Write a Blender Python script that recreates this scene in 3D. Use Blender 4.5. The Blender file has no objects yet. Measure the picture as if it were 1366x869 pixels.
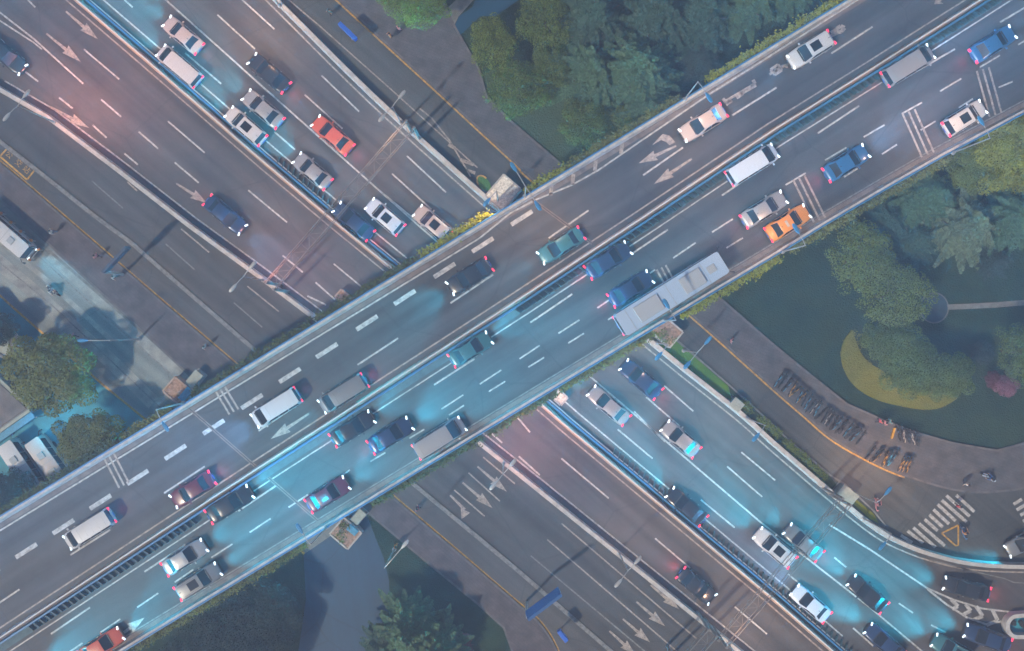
import bpy, bmesh, math, random
from mathutils import Vector, Matrix
R = math.radians
random.seed(7)
C = bpy.context.scene.collection
SC = bpy.context.scene

# ------------------------------------------------------------------ camera, sky, sun, exposure
H, F = 110.0, 1430.0                      # camera height in metres, focal length in photo pixels
cam_d = bpy.data.cameras.new('camera'); cam = bpy.data.objects.new('camera', cam_d); C.objects.link(cam)
cam.location = (0, 0, H); cam.rotation_euler = (0, 0, 0)
cam_d.sensor_width = 36.0; cam_d.lens = 36.0 * F / 1366.0
cam_d.clip_start = 0.5; cam_d.clip_end = 2000
SC.camera = cam
SUN_EL, SUN_DIR = 52.0, 45.0              # elevation; compass angle the shadows fall towards
W = bpy.data.worlds.new('World'); SC.world = W; W.use_nodes = True
nt = W.node_tree; bg = nt.nodes['Background']
sky = nt.nodes.new('ShaderNodeTexSky'); sky.sky_type = 'NISHITA'; sky.sun_disc = False
sky.sun_elevation = R(SUN_EL); sky.sun_rotation = R(90 - (SUN_DIR + 180))
nt.links.new(sky.outputs[0], bg.inputs[0]); bg.inputs[1].default_value = 0.078
sd = bpy.data.lights.new('sun', 'SUN'); sd.energy = 3.9; sd.angle = R(2.5); sd.color = (1.0, 0.87, 0.68)
sun = bpy.data.objects.new('sun', sd); C.objects.link(sun)
sv = Vector((math.cos(R(SUN_DIR)) * math.cos(R(SUN_EL)), math.sin(R(SUN_DIR)) * math.cos(R(SUN_EL)), -math.sin(R(SUN_EL))))
sun.rotation_euler = sv.to_track_quat('-Z', 'Y').to_euler(); sun.location = (-60, -60, 90)
SC.view_settings.view_transform = 'Standard'; SC.view_settings.look = 'None'
SC.view_settings.exposure = 0.15; SC.view_settings.gamma = 1.0; SC.view_settings.use_curve_mapping = False
SC.cycles.use_denoising = True; SC.cycles.volume_bounces = 1; SC.cycles.max_bounces = 6
SC.cycles.sample_clamp_indirect = 4.0; SC.cycles.sample_clamp_direct = 12.0
HAZE_DENSITY, HAZE_COLOR = 0.0017, (0.50, 0.61, 0.90)

# ------------------------------------------------------------------ helpers
def P(px, py, z=0.0):
    k = (H - z) / F
    return Vector(((px - 683.0) * k, (434.5 - py) * k, z))
def PP(pts, z=0.0): return [P(x, y, z) for x, y in pts]
def catmull(pts, n=6):
    out = []; q = [pts[0]] + list(pts) + [pts[-1]]
    for i in range(1, len(q) - 2):
        p0, p1, p2, p3 = q[i-1], q[i], q[i+1], q[i+2]
        for k in range(n):
            t = k / n
            out.append(tuple(0.5 * ((2*p1[j]) + (-p0[j]+p2[j])*t + (2*p0[j]-5*p1[j]+4*p2[j]-p3[j])*t*t + (-p0[j]+3*p1[j]-3*p2[j]+p3[j])*t**3) for j in (0, 1)))
    out.append(tuple(pts[-1])); return out
def offs(pts, d):
    out = []
    for i, p in enumerate(pts):
        a = pts[max(i-1, 0)]; b = pts[min(i+1, len(pts)-1)]
        t = Vector((b.x-a.x, b.y-a.y)); t.normalize()
        out.append(Vector((p.x - t.y*d, p.y + t.x*d, p.z)))
    return out
def walk(pts, step, start=0.0):
    res = []; need = start
    for a, b in zip(pts, pts[1:]):
        L = (b-a).length
        while need <= L and L > 0:
            res.append((a.lerp(b, need/L), (b-a).normalized())); need += step
        need -= L
    return res

class MB:
    def __init__(s): s.v, s.f, s.m = [], [], []
    def add(s, vs, fs, mat=0):
        o = len(s.v); s.v += [tuple(v) for v in vs]
        for f in fs: s.f.append(tuple(i+o for i in f)); s.m.append(mat)
        return s
    def box(s, c, d, rot=0.0, mat=0, tilt=None):
        M = Matrix.Rotation(rot, 3, 'Z')
        if tilt: M = M @ Matrix.Rotation(tilt[1], 3, tilt[0])
        vs = [Vector(c) + M @ Vector((x*d[0]/2, y*d[1]/2, z*d[2]/2)) for x in (-1, 1) for y in (-1, 1) for z in (-1, 1)]
        return s.add(vs, [(0,1,3,2), (4,6,7,5), (0,4,5,1), (2,3,7,6), (0,2,6,4), (1,5,7,3)], mat)
    def prism(s, poly, z0, z1, mat=0):
        n = len(poly)
        ar = sum(poly[i][0]*poly[(i+1) % n][1] - poly[(i+1) % n][0]*poly[i][1] for i in range(n))
        if ar < 0: poly = poly[::-1]
        vs = [(p[0], p[1], z0) for p in poly] + [(p[0], p[1], z1) for p in poly]
        fs = [tuple(range(n-1, -1, -1)), tuple(range(n, 2*n))] + [(i, (i+1) % n, n+(i+1) % n, n+i) for i in range(n)]
        return s.add(vs, fs, mat)
    def sheet(s, poly, z=None, mat=0):
        n = len(poly)
        ar = sum(poly[i][0]*poly[(i+1) % n][1] - poly[(i+1) % n][0]*poly[i][1] for i in range(n))
        if ar < 0: poly = poly[::-1]
        return s.add([(p[0], p[1], p[2] if z is None else z) for p in poly], [tuple(range(n))], mat)
    def tube(s, pts, r, n=6, mat=0, r1=None):
        pts = [Vector(p) for p in pts]; rings = []
        r1 = r if r1 is None else r1
        for i, p in enumerate(pts):
            a = pts[max(i-1, 0)]; b = pts[min(i+1, len(pts)-1)]
            t = (b-a).normalized(); u = t.cross(Vector((0, 0, 1)))
            if u.length < 1e-3: u = Vector((1, 0, 0))
            u.normalize(); w = u.cross(t); rr = r + (r1-r)*i/max(1, len(pts)-1)
            rings.append([p + (u*math.cos(6.2832*k/n) + w*math.sin(6.2832*k/n))*rr for k in range(n)])
        vs = [v for q in rings for v in q]; fs = []
        for i in range(len(pts)-1):
            for k in range(n): fs.append((i*n+k, i*n+(k+1) % n, (i+1)*n+(k+1) % n, (i+1)*n+k))
        fs += [tuple(range(n-1, -1, -1)), tuple(range((len(pts)-1)*n, len(pts)*n))]
        return s.add(vs, fs, mat)
    def sweep(s, pts, prof, mat=0):            # prof: closed list of (offset to the left, z)
        n = len(prof); cols = [[Vector((q.x, q.y, z)) for q in offs(pts, o)] for o, z in prof]
        vs = [cols[k][i] for i in range(len(pts)) for k in range(n)]; fs = []
        for i in range(len(pts)-1):
            for k in range(n): fs.append((i*n+k, i*n+(k+1) % n, (i+1)*n+(k+1) % n, (i+1)*n+k))
        fs += [tuple(range(n-1, -1, -1)), tuple(range((len(pts)-1)*n, len(pts)*n))]
        return s.add(vs, fs, mat)
    def ribbon(s, pts, w, z=None, mat=0):
        a, b = offs(pts, w/2), offs(pts, -w/2); n = len(pts)
        vs = [(p.x, p.y, p.z if z is None else z) for p in b] + [(p.x, p.y, p.z if z is None else z) for p in a]
        return s.add(vs, [(i, i+1, n+i+1, n+i) for i in range(n-1)], mat)
    def lathe(s, prof, c=(0, 0, 0), axis='Z', n=16, mat=0):
        vs = []
        for r, h in prof:
            for k in range(n):
                a = 6.2832*k/n; x, y = r*math.cos(a), r*math.sin(a)
                vs.append((c[0]+x, c[1]+y, c[2]+h) if axis == 'Z' else (c[0]+x, c[1]+h, c[2]+y))
        fs = [(i*n+k, i*n+(k+1) % n, (i+1)*n+(k+1) % n, (i+1)*n+k) for i in range(len(prof)-1) for k in range(n)]
        return s.add(vs, fs, mat)
    def build(s, name, mats, parent=None, smooth=False, bevel=0.0, sub=0, fix=True, base=None):
        if not isinstance(mats, (list, tuple)): mats = [mats]
        me = bpy.data.meshes.new(name)
        org = Vector((0, 0, 0))
        if parent is not None:
            p = parent
            while p is not None: org += p.location; p = p.parent
        elif base is None and s.v:
            xs = [v[0] for v in s.v]; ys = [v[1] for v in s.v]; zs = [v[2] for v in s.v]
            org = Vector(((min(xs)+max(xs))/2, (min(ys)+max(ys))/2, min(zs)))
        elif base is not None: org = Vector(base)
        me.from_pydata([(v[0]-org.x, v[1]-org.y, v[2]-org.z) for v in s.v], [], s.f)
        for m in mats: me.materials.append(m)
        for p, m in zip(me.polygons, s.m): p.material_index = m
        bm = bmesh.new(); bm.from_mesh(me)
        if fix: bmesh.ops.recalc_face_normals(bm, faces=bm.faces)
        if bevel: bmesh.ops.bevel(bm, geom=bm.edges[:], offset=bevel, segments=2, affect='EDGES', profile=0.6)
        bm.to_mesh(me); bm.free()
        if smooth:
            for p in me.polygons: p.use_smooth = True
        o = bpy.data.objects.new(name, me); C.objects.link(o)
        if parent is not None: o.parent = parent
        else: o.location = org
        if sub:
            md = o.modifiers.new('smooth', 'SUBSURF'); md.levels = sub; md.render_levels = sub
        return o
def thing(name, loc, label, cat, group=None, rz=0.0):
    o = bpy.data.objects.new(name, None); C.objects.link(o); o.location = loc; o.rotation_euler.z = rz
    o.empty_display_size = 0.5; return tag(o, label, cat, group)
def tag(o, label=None, cat=None, group=None, kind=None):
    if label: o['label'] = label
    if cat: o['category'] = cat
    if group: o['group'] = group
    if kind: o['kind'] = kind
    return o
def copy_tree(o, parent=None):
    c = o.copy(); C.objects.link(c)
    if parent is not None: c.parent = parent
    for ch in list(o.children): copy_tree(ch, c)
    return c
def drop(o):
    for ch in list(o.children): drop(ch)
    bpy.data.objects.remove(o)

# ------------------------------------------------------------------ materials
def mat(name, col, rough=0.7, metal=0.0, var=0.0, scale=3.0, emis=None, estr=0.0, coat=0.0, bump=0.0, spec=None):
    m = bpy.data.materials.new(name); m.use_nodes = True; t = m.node_tree; b = t.nodes['Principled BSDF']
    b.inputs['Base Color'].default_value = (*col, 1); b.inputs['Roughness'].default_value = rough; b.inputs['Metallic'].default_value = metal
    if spec is not None: b.inputs['Specular IOR Level'].default_value = spec
    if coat: b.inputs['Coat Weight'].default_value = coat; b.inputs['Coat Roughness'].default_value = 0.05
    if emis: b.inputs['Emission Color'].default_value = (*emis, 1); b.inputs['Emission Strength'].default_value = estr
    if var or bump:
        tc = t.nodes.new('ShaderNodeNewGeometry'); n = t.nodes.new('ShaderNodeTexNoise'); n.inputs['Scale'].default_value = scale; n.inputs['Detail'].default_value = 5
        t.links.new(tc.outputs['Position'], n.inputs['Vector'])
        if var:
            r = t.nodes.new('ShaderNodeValToRGB'); t.links.new(n.outputs['Fac'], r.inputs[0])
            r.color_ramp.elements[0].position = 0.3; r.color_ramp.elements[1].position = 0.7
            r.color_ramp.elements[0].color = (*[c*(1-var) for c in col], 1); r.color_ramp.elements[1].color = (*[min(1, c*(1+var)) for c in col], 1)
            t.links.new(r.outputs[0], b.inputs['Base Color'])
        if bump:
            bp = t.nodes.new('ShaderNodeBump'); bp.inputs['Strength'].default_value = bump; bp.inputs['Distance'].default_value = 0.1
            t.links.new(n.outputs['Fac'], bp.inputs['Height']); t.links.new(bp.outputs[0], b.inputs['Normal'])
    return m
def road_mat(name, col, ang, wear=0.85, rough=0.62):
    """asphalt: aggregate, blotches, patches, and wheel tracks that run along the road's own direction"""
    m = bpy.data.materials.new(name); m.use_nodes = True; t = m.node_tree; b = t.nodes['Principled BSDF']; L = t.links.new
    g = t.nodes.new('ShaderNodeNewGeometry')
    mp = t.nodes.new('ShaderNodeMapping'); mp.vector_type = 'POINT'; mp.inputs['Rotation'].default_value = (0, 0, -R(ang)); L(g.outputs['Position'], mp.inputs['Vector'])
    mp2 = t.nodes.new('ShaderNodeMapping'); mp2.inputs['Scale'].default_value = (0.02, 0.55, 1); L(mp.outputs[0], mp2.inputs['Vector'])
    def noise(vec, sc, det=4):
        n = t.nodes.new('ShaderNodeTexNoise'); n.inputs['Scale'].default_value = sc; n.inputs['Detail'].default_value = det; L(vec, n.inputs['Vector']); return n.outputs['Fac']
    tr = noise(mp2.outputs[0], 1.6, 5); bl = noise(g.outputs['Position'], 0.12, 4); fi = noise(g.outputs['Position'], 9.0, 3); md = noise(g.outputs['Position'], 0.8, 6)
    def mix(a, k, s):
        x = t.nodes.new('ShaderNodeMath'); x.operation = 'MULTIPLY_ADD'; L(a, x.inputs[0]); x.inputs[1].default_value = k
        if isinstance(s, float): x.inputs[2].default_value = s
        else: L(s, x.inputs[2])
        return x.outputs[0]
    v = mix(tr, 2.2*wear, 1.0 - 1.1*wear - 0.62*wear - 0.45*wear - 0.3*wear); v = mix(bl, 1.25*wear, v); v = mix(fi, 0.9*wear, v); v = mix(md, 0.6*wear, v)
    # tar-sealed cracks and patch seams
    vo = t.nodes.new('ShaderNodeTexVoronoi'); vo.feature = 'DISTANCE_TO_EDGE'; vo.inputs['Scale'].default_value = 0.11
    wp = t.nodes.new('ShaderNodeMixRGB'); wp.inputs[0].default_value = 0.25; L(g.outputs['Position'], wp.inputs[1])
    nn = t.nodes.new('ShaderNodeTexNoise'); nn.inputs['Scale'].default_value = 0.5; L(g.outputs['Position'], nn.inputs['Vector']); L(nn.outputs['Color'], wp.inputs[2]); L(wp.outputs[0], vo.inputs['Vector'])
    cr = t.nodes.new('ShaderNodeMapRange'); L(vo.outputs['Distance'], cr.inputs[0]); cr.inputs[1].default_value = 0.0; cr.inputs[2].default_value = 0.008; cr.inputs[3].default_value = 0.72; cr.inputs[4].default_value = 1.0
    mm = t.nodes.new('ShaderNodeMath'); mm.operation = 'MULTIPLY'; mx = t.nodes.new('ShaderNodeMath'); mx.operation = 'MAXIMUM'; mx.inputs[1].default_value = 0.4; L(v, mx.inputs[0]); L(mx.outputs[0], mm.inputs[0]); L(cr.outputs[0], mm.inputs[1])
    vm = t.nodes.new('ShaderNodeVectorMath'); vm.operation = 'SCALE'; vm.inputs[0].default_value = col; L(mm.outputs[0], vm.inputs['Scale'])
    L(vm.outputs[0], b.inputs['Base Color']); b.inputs['Roughness'].default_value = rough
    bp = t.nodes.new('ShaderNodeBump'); bp.inputs['Strength'].default_value = 0.25; bp.inputs['Distance'].default_value = 0.02; L(fi, bp.inputs['Height']); L(bp.outputs[0], b.inputs['Normal'])
    return m
def paint_mat(name, col, wear=0.62):
    m = mat(name, col, 0.55); t = m.node_tree; b = t.nodes['Principled BSDF']
    g = t.nodes.new('ShaderNodeNewGeometry'); n = t.nodes.new('ShaderNodeTexNoise'); n.inputs['Scale'].default_value = 2.6; n.inputs['Detail'].default_value = 8; n.inputs['Roughness'].default_value = 0.75
    r = t.nodes.new('ShaderNodeValToRGB'); r.color_ramp.elements[0].position = 0.36; r.color_ramp.elements[1].position = 0.60
    r.color_ramp.elements[0].color = (*[c*(1-wear) for c in col], 1); r.color_ramp.elements[1].color = (*col, 1)
    t.links.new(g.outputs['Position'], n.inputs['Vector']); t.links.new(n.outputs['Fac'], r.inputs[0]); t.links.new(r.outputs[0], b.inputs['Base Color']); return m
def paver_mat(name, c1, c2, ang, scale=1.0):
    m = bpy.data.materials.new(name); m.use_nodes = True; t = m.node_tree; b = t.nodes['Principled BSDF']; L = t.links.new
    g = t.nodes.new('ShaderNodeNewGeometry'); mp = t.nodes.new('ShaderNodeMapping'); mp.inputs['Rotation'].default_value = (0, 0, -R(ang)); L(g.outputs['Position'], mp.inputs['Vector'])
    br = t.nodes.new('ShaderNodeTexBrick'); br.inputs['Scale'].default_value = scale; br.inputs['Brick Width'].default_value = 0.6; br.inputs['Row Height'].default_value = 0.3; br.inputs['Mortar Size'].default_value = 0.012
    br.inputs['Color1'].default_value = (*c1, 1); br.inputs['Color2'].default_value = (*c2, 1); br.inputs['Mortar'].default_value = (*[c*0.6 for c in c1], 1); L(mp.outputs[0], br.inputs['Vector'])
    n = t.nodes.new('ShaderNodeTexNoise'); n.inputs['Scale'].default_value = 0.7; n.inputs['Detail'].default_value = 7; L(g.outputs['Position'], n.inputs['Vector'])
    r = t.nodes.new('ShaderNodeMapRange'); L(n.outputs['Fac'], r.inputs[0]); r.inputs[1].default_value = 0.3; r.inputs[2].default_value = 0.7; r.inputs[3].default_value = 0.65; r.inputs[4].default_value = 1.25
    vm = t.nodes.new('ShaderNodeVectorMath'); vm.operation = 'SCALE'; L(br.outputs['Color'], vm.inputs[0]); L(r.outputs[0], vm.inputs['Scale']); L(vm.outputs[0], b.inputs['Base Color'])
    b.inputs['Roughness'].default_value = 0.85; return m
def leaf_mat(name, col, var=0.35):
    m = bpy.data.materials.new(name); m.use_nodes = True; t = m.node_tree; b = t.nodes['Principled BSDF']; L = t.links.new
    g = t.nodes.new('ShaderNodeNewGeometry'); n = t.nodes.new('ShaderNodeTexNoise'); n.inputs['Scale'].default_value = 0.55; n.inputs['Detail'].default_value = 3; L(g.outputs['Position'], n.inputs['Vector'])
    ad = t.nodes.new('ShaderNodeMath'); ad.operation = 'MULTIPLY_ADD'; L(g.outputs['Random Per Island'], ad.inputs[0]); ad.inputs[1].default_value = 0.5; L(n.outputs['Fac'], ad.inputs[2])
    r = t.nodes.new('ShaderNodeMapRange'); L(ad.outputs[0], r.inputs[0]); r.inputs[1].default_value = 0.4; r.inputs[2].default_value = 1.1; r.inputs[3].default_value = 1-var; r.inputs[4].default_value = 1+var*1.3
    vm = t.nodes.new('ShaderNodeVectorMath'); vm.operation = 'SCALE'; vm.inputs[0].default_value = col; L(r.outputs[0], vm.inputs['Scale']); L(vm.outputs[0], b.inputs['Base Color'])
    b.inputs['Roughness'].default_value = 0.6; b.inputs['Specular IOR Level'].default_value = 0.25; return m
def lawn_mat(name, col, col2):
    m = bpy.data.materials.new(name); m.use_nodes = True; t = m.node_tree; b = t.nodes['Principled BSDF']; L = t.links.new
    g = t.nodes.new('ShaderNodeNewGeometry'); n = t.nodes.new('ShaderNodeTexNoise'); n.inputs['Scale'].default_value = 0.22; n.inputs['Detail'].default_value = 9; n.inputs['Roughness'].default_value = 0.7; L(g.outputs['Position'], n.inputs['Vector'])
    r = t.nodes.new('ShaderNodeValToRGB'); L(n.outputs['Fac'], r.inputs[0]); r.color_ramp.elements[0].position = 0.35; r.color_ramp.elements[1].position = 0.68
    r.color_ramp.elements[0].color = (*col, 1); r.color_ramp.elements[1].color = (*col2, 1); L(r.outputs[0], b.inputs['Base Color']); b.inputs['Roughness'].default_value = 0.9; b.inputs['Specular IOR Level'].default_value = 0.1
    n2 = t.nodes.new('ShaderNodeTexNoise'); n2.inputs['Scale'].default_value = 7; n2.inputs['Detail'].default_value = 4; L(g.outputs['Position'], n2.inputs['Vector'])
    bp = t.nodes.new('ShaderNodeBump'); bp.inputs['Strength'].default_value = 0.8; bp.inputs['Distance'].default_value = 0.15; L(n2.outputs['Fac'], bp.inputs['Height']); L(bp.outputs[0], b.inputs['Normal']); return m

LOW, DECK = -40.5, 32.0                   # directions of the two roads in world degrees
M = dict(
    deck=road_mat('deck_asphalt', (0.052, 0.053, 0.055), DECK), asphalt=road_mat('asphalt', (0.055, 0.053, 0.052), LOW),
    express=road_mat('expressway_asphalt', (0.066, 0.059, 0.056), LOW), lane_grey=road_mat('old_asphalt', (0.064, 0.067, 0.064), LOW),
    busway=road_mat('busway_concrete', (0.155, 0.18, 0.18), LOW, wear=0.75), sideroad=road_mat('shaded_side_road_asphalt', (0.009, 0.048, 0.10), -80, wear=0.4),
    concrete=mat('concrete', (0.27, 0.265, 0.26), 0.8, var=0.28, scale=1.2), pale=mat('pale_concrete', (0.45, 0.43, 0.415), 0.75, var=0.2, scale=1.6),
    white=paint_mat('white_paint', (0.54, 0.53, 0.52)), faded=paint_mat('faded_white_paint', (0.22, 0.22, 0.215), 0.6), yellow=paint_mat('yellow_paint', (0.62, 0.34, 0.04)), warmwhite=paint_mat('warm_white_paint', (0.42, 0.36, 0.32)),
    pav=paver_mat('pavers', (0.10, 0.085, 0.088), (0.082, 0.07, 0.075), LOW), pav2=paver_mat('plaza_pavers', (0.098, 0.093, 0.098), (0.082, 0.08, 0.086), -20), kerb=mat('kerb_stone', (0.20, 0.195, 0.19), 0.8, var=0.25, scale=1.5),
    lawn=lawn_mat('lawn', (0.016, 0.036, 0.020), (0.034, 0.058, 0.026)), turf=lawn_mat('bright_turf', (0.05, 0.16, 0.02), (0.12, 0.24, 0.03)), mulch=lawn_mat('hedge_soil', (0.03, 0.05, 0.02), (0.05, 0.07, 0.03)),
    crescent=lawn_mat('yellow_groundcover', (0.13, 0.14, 0.012), (0.20, 0.19, 0.02)),
    bluerail=mat('blue_rail_paint', (0.05, 0.20, 0.42), 0.4), bluelamp=mat('blue_lamp_paint', (0.05, 0.24, 0.48), 0.35, metal=0.2), fin=mat('teal_fin_plastic', (0.025, 0.07, 0.085), 0.5), pole=mat('pole_paint', (0.36, 0.36, 0.37), 0.45, metal=0.3),
    finbase=mat('median_channel', (0.07, 0.12, 0.135), 0.7, var=0.2, scale=2), dark=mat('dark_rubber', (0.02, 0.02, 0.022), 0.8), joint=mat('joint_steel', (0.17, 0.145, 0.13), 0.5, metal=0.3, var=0.3, scale=4), gutter=mat('gutter', (0.16, 0.13, 0.12), 0.8, var=0.3, scale=1.5),
    barwarm=mat('warm_barrier_paint', (0.40, 0.29, 0.23), 0.7, var=0.2, scale=1.5), tealground=mat('teal_tinted_ground', (0.02, 0.22, 0.30), 0.6, var=0.3, scale=0.5), roofgrey=mat('roof_felt', (0.15, 0.14, 0.14), 0.85, var=0.3, scale=0.8),
    bark=mat('bark', (0.07, 0.055, 0.04), 0.9, var=0.3, scale=6), gravel=mat('pale_gravel', (0.68, 0.64, 0.58), 0.9, var=0.35, scale=5), rust=mat('rusty_fill', (0.34, 0.22, 0.16), 0.9, var=0.4, scale=4), tarp=mat('blue_tarpaulin', (0.05, 0.25, 0.42), 0.5, var=0.2, scale=3),
    signblue=mat('sign_blue', (0.02, 0.12, 0.55), 0.4), signgreen=mat('sign_green', (0.015, 0.13, 0.20), 0.4), orange=mat('orange_plastic', (0.65, 0.22, 0.06), 0.5), cabinet=mat('cabinet_paint', (0.30, 0.33, 0.29), 0.6, var=0.12, scale=3),
    lawnlight=lawn_mat('light_lawn', (0.045, 0.075, 0.035), (0.065, 0.095, 0.042)), signpanel=mat('sign_panel_blue', (0.02, 0.09, 0.26), 0.5), stripconc=mat('pale_strip_concrete', (0.24, 0.25, 0.245), 0.8, var=0.35, scale=0.9), signdark=mat('sign_back', (0.03, 0.045, 0.075), 0.6), railwhite=mat('white_rail', (0.58, 0.57, 0.56), 0.5), kerbdark=mat('dark_kerb_stone', (0.115, 0.108, 0.108), 0.85, var=0.3, scale=1.5), troughsoil=mat('trough_soil', (0.06, 0.06, 0.04), 0.9, var=0.4, scale=3), bldg=mat('building_wall', (0.17, 0.175, 0.18), 0.8, var=0.2, scale=1.2),
    glass=mat('vehicle_glass', (0.012, 0.016, 0.022), 0.22, spec=0.3), tyre=mat('tyre_rubber', (0.015, 0.015, 0.016), 0.85), rim=mat('alloy_rim', (0.45, 0.45, 0.46), 0.35, metal=0.8), trim=mat('black_trim', (0.02, 0.02, 0.022), 0.5),
    head=mat('headlamp_lit', (0.9, 0.95, 1.0), 0.2, emis=(0.75, 0.92, 1.0), estr=1.7), tail=mat('tail_lamp_lit', (0.6, 0.02, 0.05), 0.2, emis=(1.0, 0.05, 0.12), estr=1.6), plate=mat('number_plate', (0.05, 0.12, 0.5), 0.5),
    skin=mat('skin', (0.42, 0.26, 0.19), 0.6), hair=mat('dark_hair', (0.015, 0.012, 0.012), 0.6), lampglow=mat('street_lamp_glow', (0.9, 0.8, 0.7), 0.3, emis=(1.0, 0.75, 0.6), estr=6),
    water=mat('pond_water', (0.015, 0.06, 0.11), 0.12), netblue=mat('blue_paving', (0.016, 0.038, 0.06), 0.8, var=0.3, scale=1.5), path=mat('garden_path', (0.16, 0.16, 0.15), 0.85, var=0.25, scale=2),
)

# ------------------------------------------------------------------ traced lines (photo pixels at ground height)
W1 = [(-150,20),(0,119),(66,157),(160,228),(255,302),(350,371),(423,426),(637,588),(680,622),(987,869),(1130,985),(1290,1115)]
W2 = [(-190,-250),(-60,-140),(103,0),(225,105),(350,214),(445,294),(528,362),(718,535),(758,570),(890,680),(1030,797),(1109,866),(1250,990),(1340,1070)]
W3 = catmull([(210,-155),(368,0),(450,82),(526,155),(661,276),(863,452),(984,549),(1030,590),(1120,667),(1171,707),(1205,725),(1240,738),(1292,750),(1366,754),(1450,752),(1560,748)], 3)
Y2 = catmull([(290,-150),(450,0),(570,110),(690,221),(712,243),(918,418),(1030,518),(1075,557),(1105,583),(1137,603),(1182,626),(1220,640),(1260,652),(1300,658),(1340,656),(1380,648),(1480,610)], 3)
E2 = [(400,-190),(560,-70),(608,36),(640,92),(650,128),(680,159),(752,221),(961,397),(1030,457),(1080,498),(1130,538),(1182,561),(1225,577),(1271,590),(1330,600),(1366,590),(1400,565),(1500,480)]
K1 = [(-100,115),(64,242),(124,290),(172,325),(345,475),(544,643),(690,764),(811,869),(900,945),(1080,1105)]
Y1 = catmull([(-130,110),(9,224),(98,300),(207,394),(316,487),(520,659),(606,732),(690,804),(712,822),(730,843),(744,869),(757,905),(780,990)], 3)
B1 = [(-140,150),(0,268),(69,331),(170,425),(262,511),(330,566),(400,620),(488,683),(582,762),(637,807),(671,838),(682,869),(690,950)]
BY = [(-150,260),(19,414),(57,447),(138,516),(193,561),(300,650),(405,740),(408,800),(398,869),(395,980)]
Z0 = 0.02
def region(name, a, b, z, m, kind='structure'):
    mb = MB(); pa, pb = PP(a, z), PP(b, z); mb.sheet(pa + pb[::-1]); o = mb.build(name, m); o['kind'] = kind; return o

# ground and haze
g = MB(); g.sheet([(-400,-400),(400,-400),(400,400),(-400,400)], -0.10); ground = tag(g.build('ground', M['lawn']), kind='structure')
road_sw = region('service_road', Y1, W1, Z0, M['asphalt'])
exp_l = region('expressway_carriageway', W1, W2, Z0, M['express'])
exp_r = region('expressway_carriageway', W2, W3, Z0, M['express'])
road_ne = region('frontage_road', W3, Y2, Z0, M['lane_grey'])
pave_sw = region('pavement', B1, Y1, Z0+0.12, M['pav']); pave_ne = region('pavement', Y2, E2, Z0+0.12, M['pav2'])
bus_road = region('bus_road', BY[:7] + [(405,740)], B1[:8], Z0, M['busway'])
# the side road that swings away below the flyover, and its verge
sr = MB(); sr.sheet(PP([(405,740),(488,683),(500,715),(512,745),(519,775),(520,805),(512,838),(495,870),(470,910),(440,980),(395,980),(398,869),(408,800)], Z0)); tag(sr.build('side_road', M['sideroad']), kind='structure')  # the road's blue shadow tone is put into its base colour
vg = MB(); vg.sheet(PP([(488,683),(582,762),(637,807),(671,838),(682,869),(690,980),(440,980),(470,910),(495,870),(512,838),(520,805),(519,775),(512,745),(500,715)], Z0-0.01)); tag(vg.build('verge', M['lawn']), kind='structure')
yd = MB(); yd.sheet(PP([(-150,260),(19,414),(57,447),(138,516),(193,561),(300,650),(250,720),(-150,760)], Z0-0.004)); tag(yd.build('yard', M['tealground']), kind='structure')  # teal cast of the light is put into the ground colour
jn = MB(); jn.sheet(PP([(1240,742),(1292,753),(1366,757),(1560,750),(1560,1100),(1340,1072)], Z0-0.004)); tag(jn.build('junction_road', M['lane_grey']), kind='structure')
# kerbs (real steps)
def kerb(name, pts, m=M['kerb'], w=0.30, h=0.13, side=1):
    mb = MB(); mb.sweep(PP(pts, 0), [(0, -0.08), (side*w, -0.08), (side*w, Z0+h), (0, Z0+h)]); return tag(mb.build(name, m), kind='structure')
kerb('kerb', Y1, M['kerbdark'], side=-1, w=0.2); kerb('kerb', Y2, M['kerbdark'], side=1, w=0.2); kerb('kerb', B1, M['kerbdark'], side=1, w=0.22); kerb('kerb', E2, M['kerbdark'], side=-1, h=0.15, w=0.22)
kerb('kerb', K1, m=M['faded'], w=0.42, h=0.10)
hz = MB(); hz.box((0, 0, 55.6), (770, 770, 113.4)); haze = hz.build('haze', [], base=(0, 0, 0)); tag(haze, kind='stuff')
hm = bpy.data.materials.new('haze_air'); hm.use_nodes = True; ht = hm.node_tree; ht.nodes.clear()
ho = ht.nodes.new('ShaderNodeOutputMaterial'); hv = ht.nodes.new('ShaderNodeVolumePrincipled'); ht.links.new(hv.outputs[0], ho.inputs['Volume'])
hv.inputs['Color'].default_value = (*HAZE_COLOR, 1); hv.inputs['Density'].default_value = HAZE_DENSITY; hv.inputs['Anisotropy'].default_value = 0.0
haze.data.materials.append(hm); haze.display_type = 'WIRE'

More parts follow.
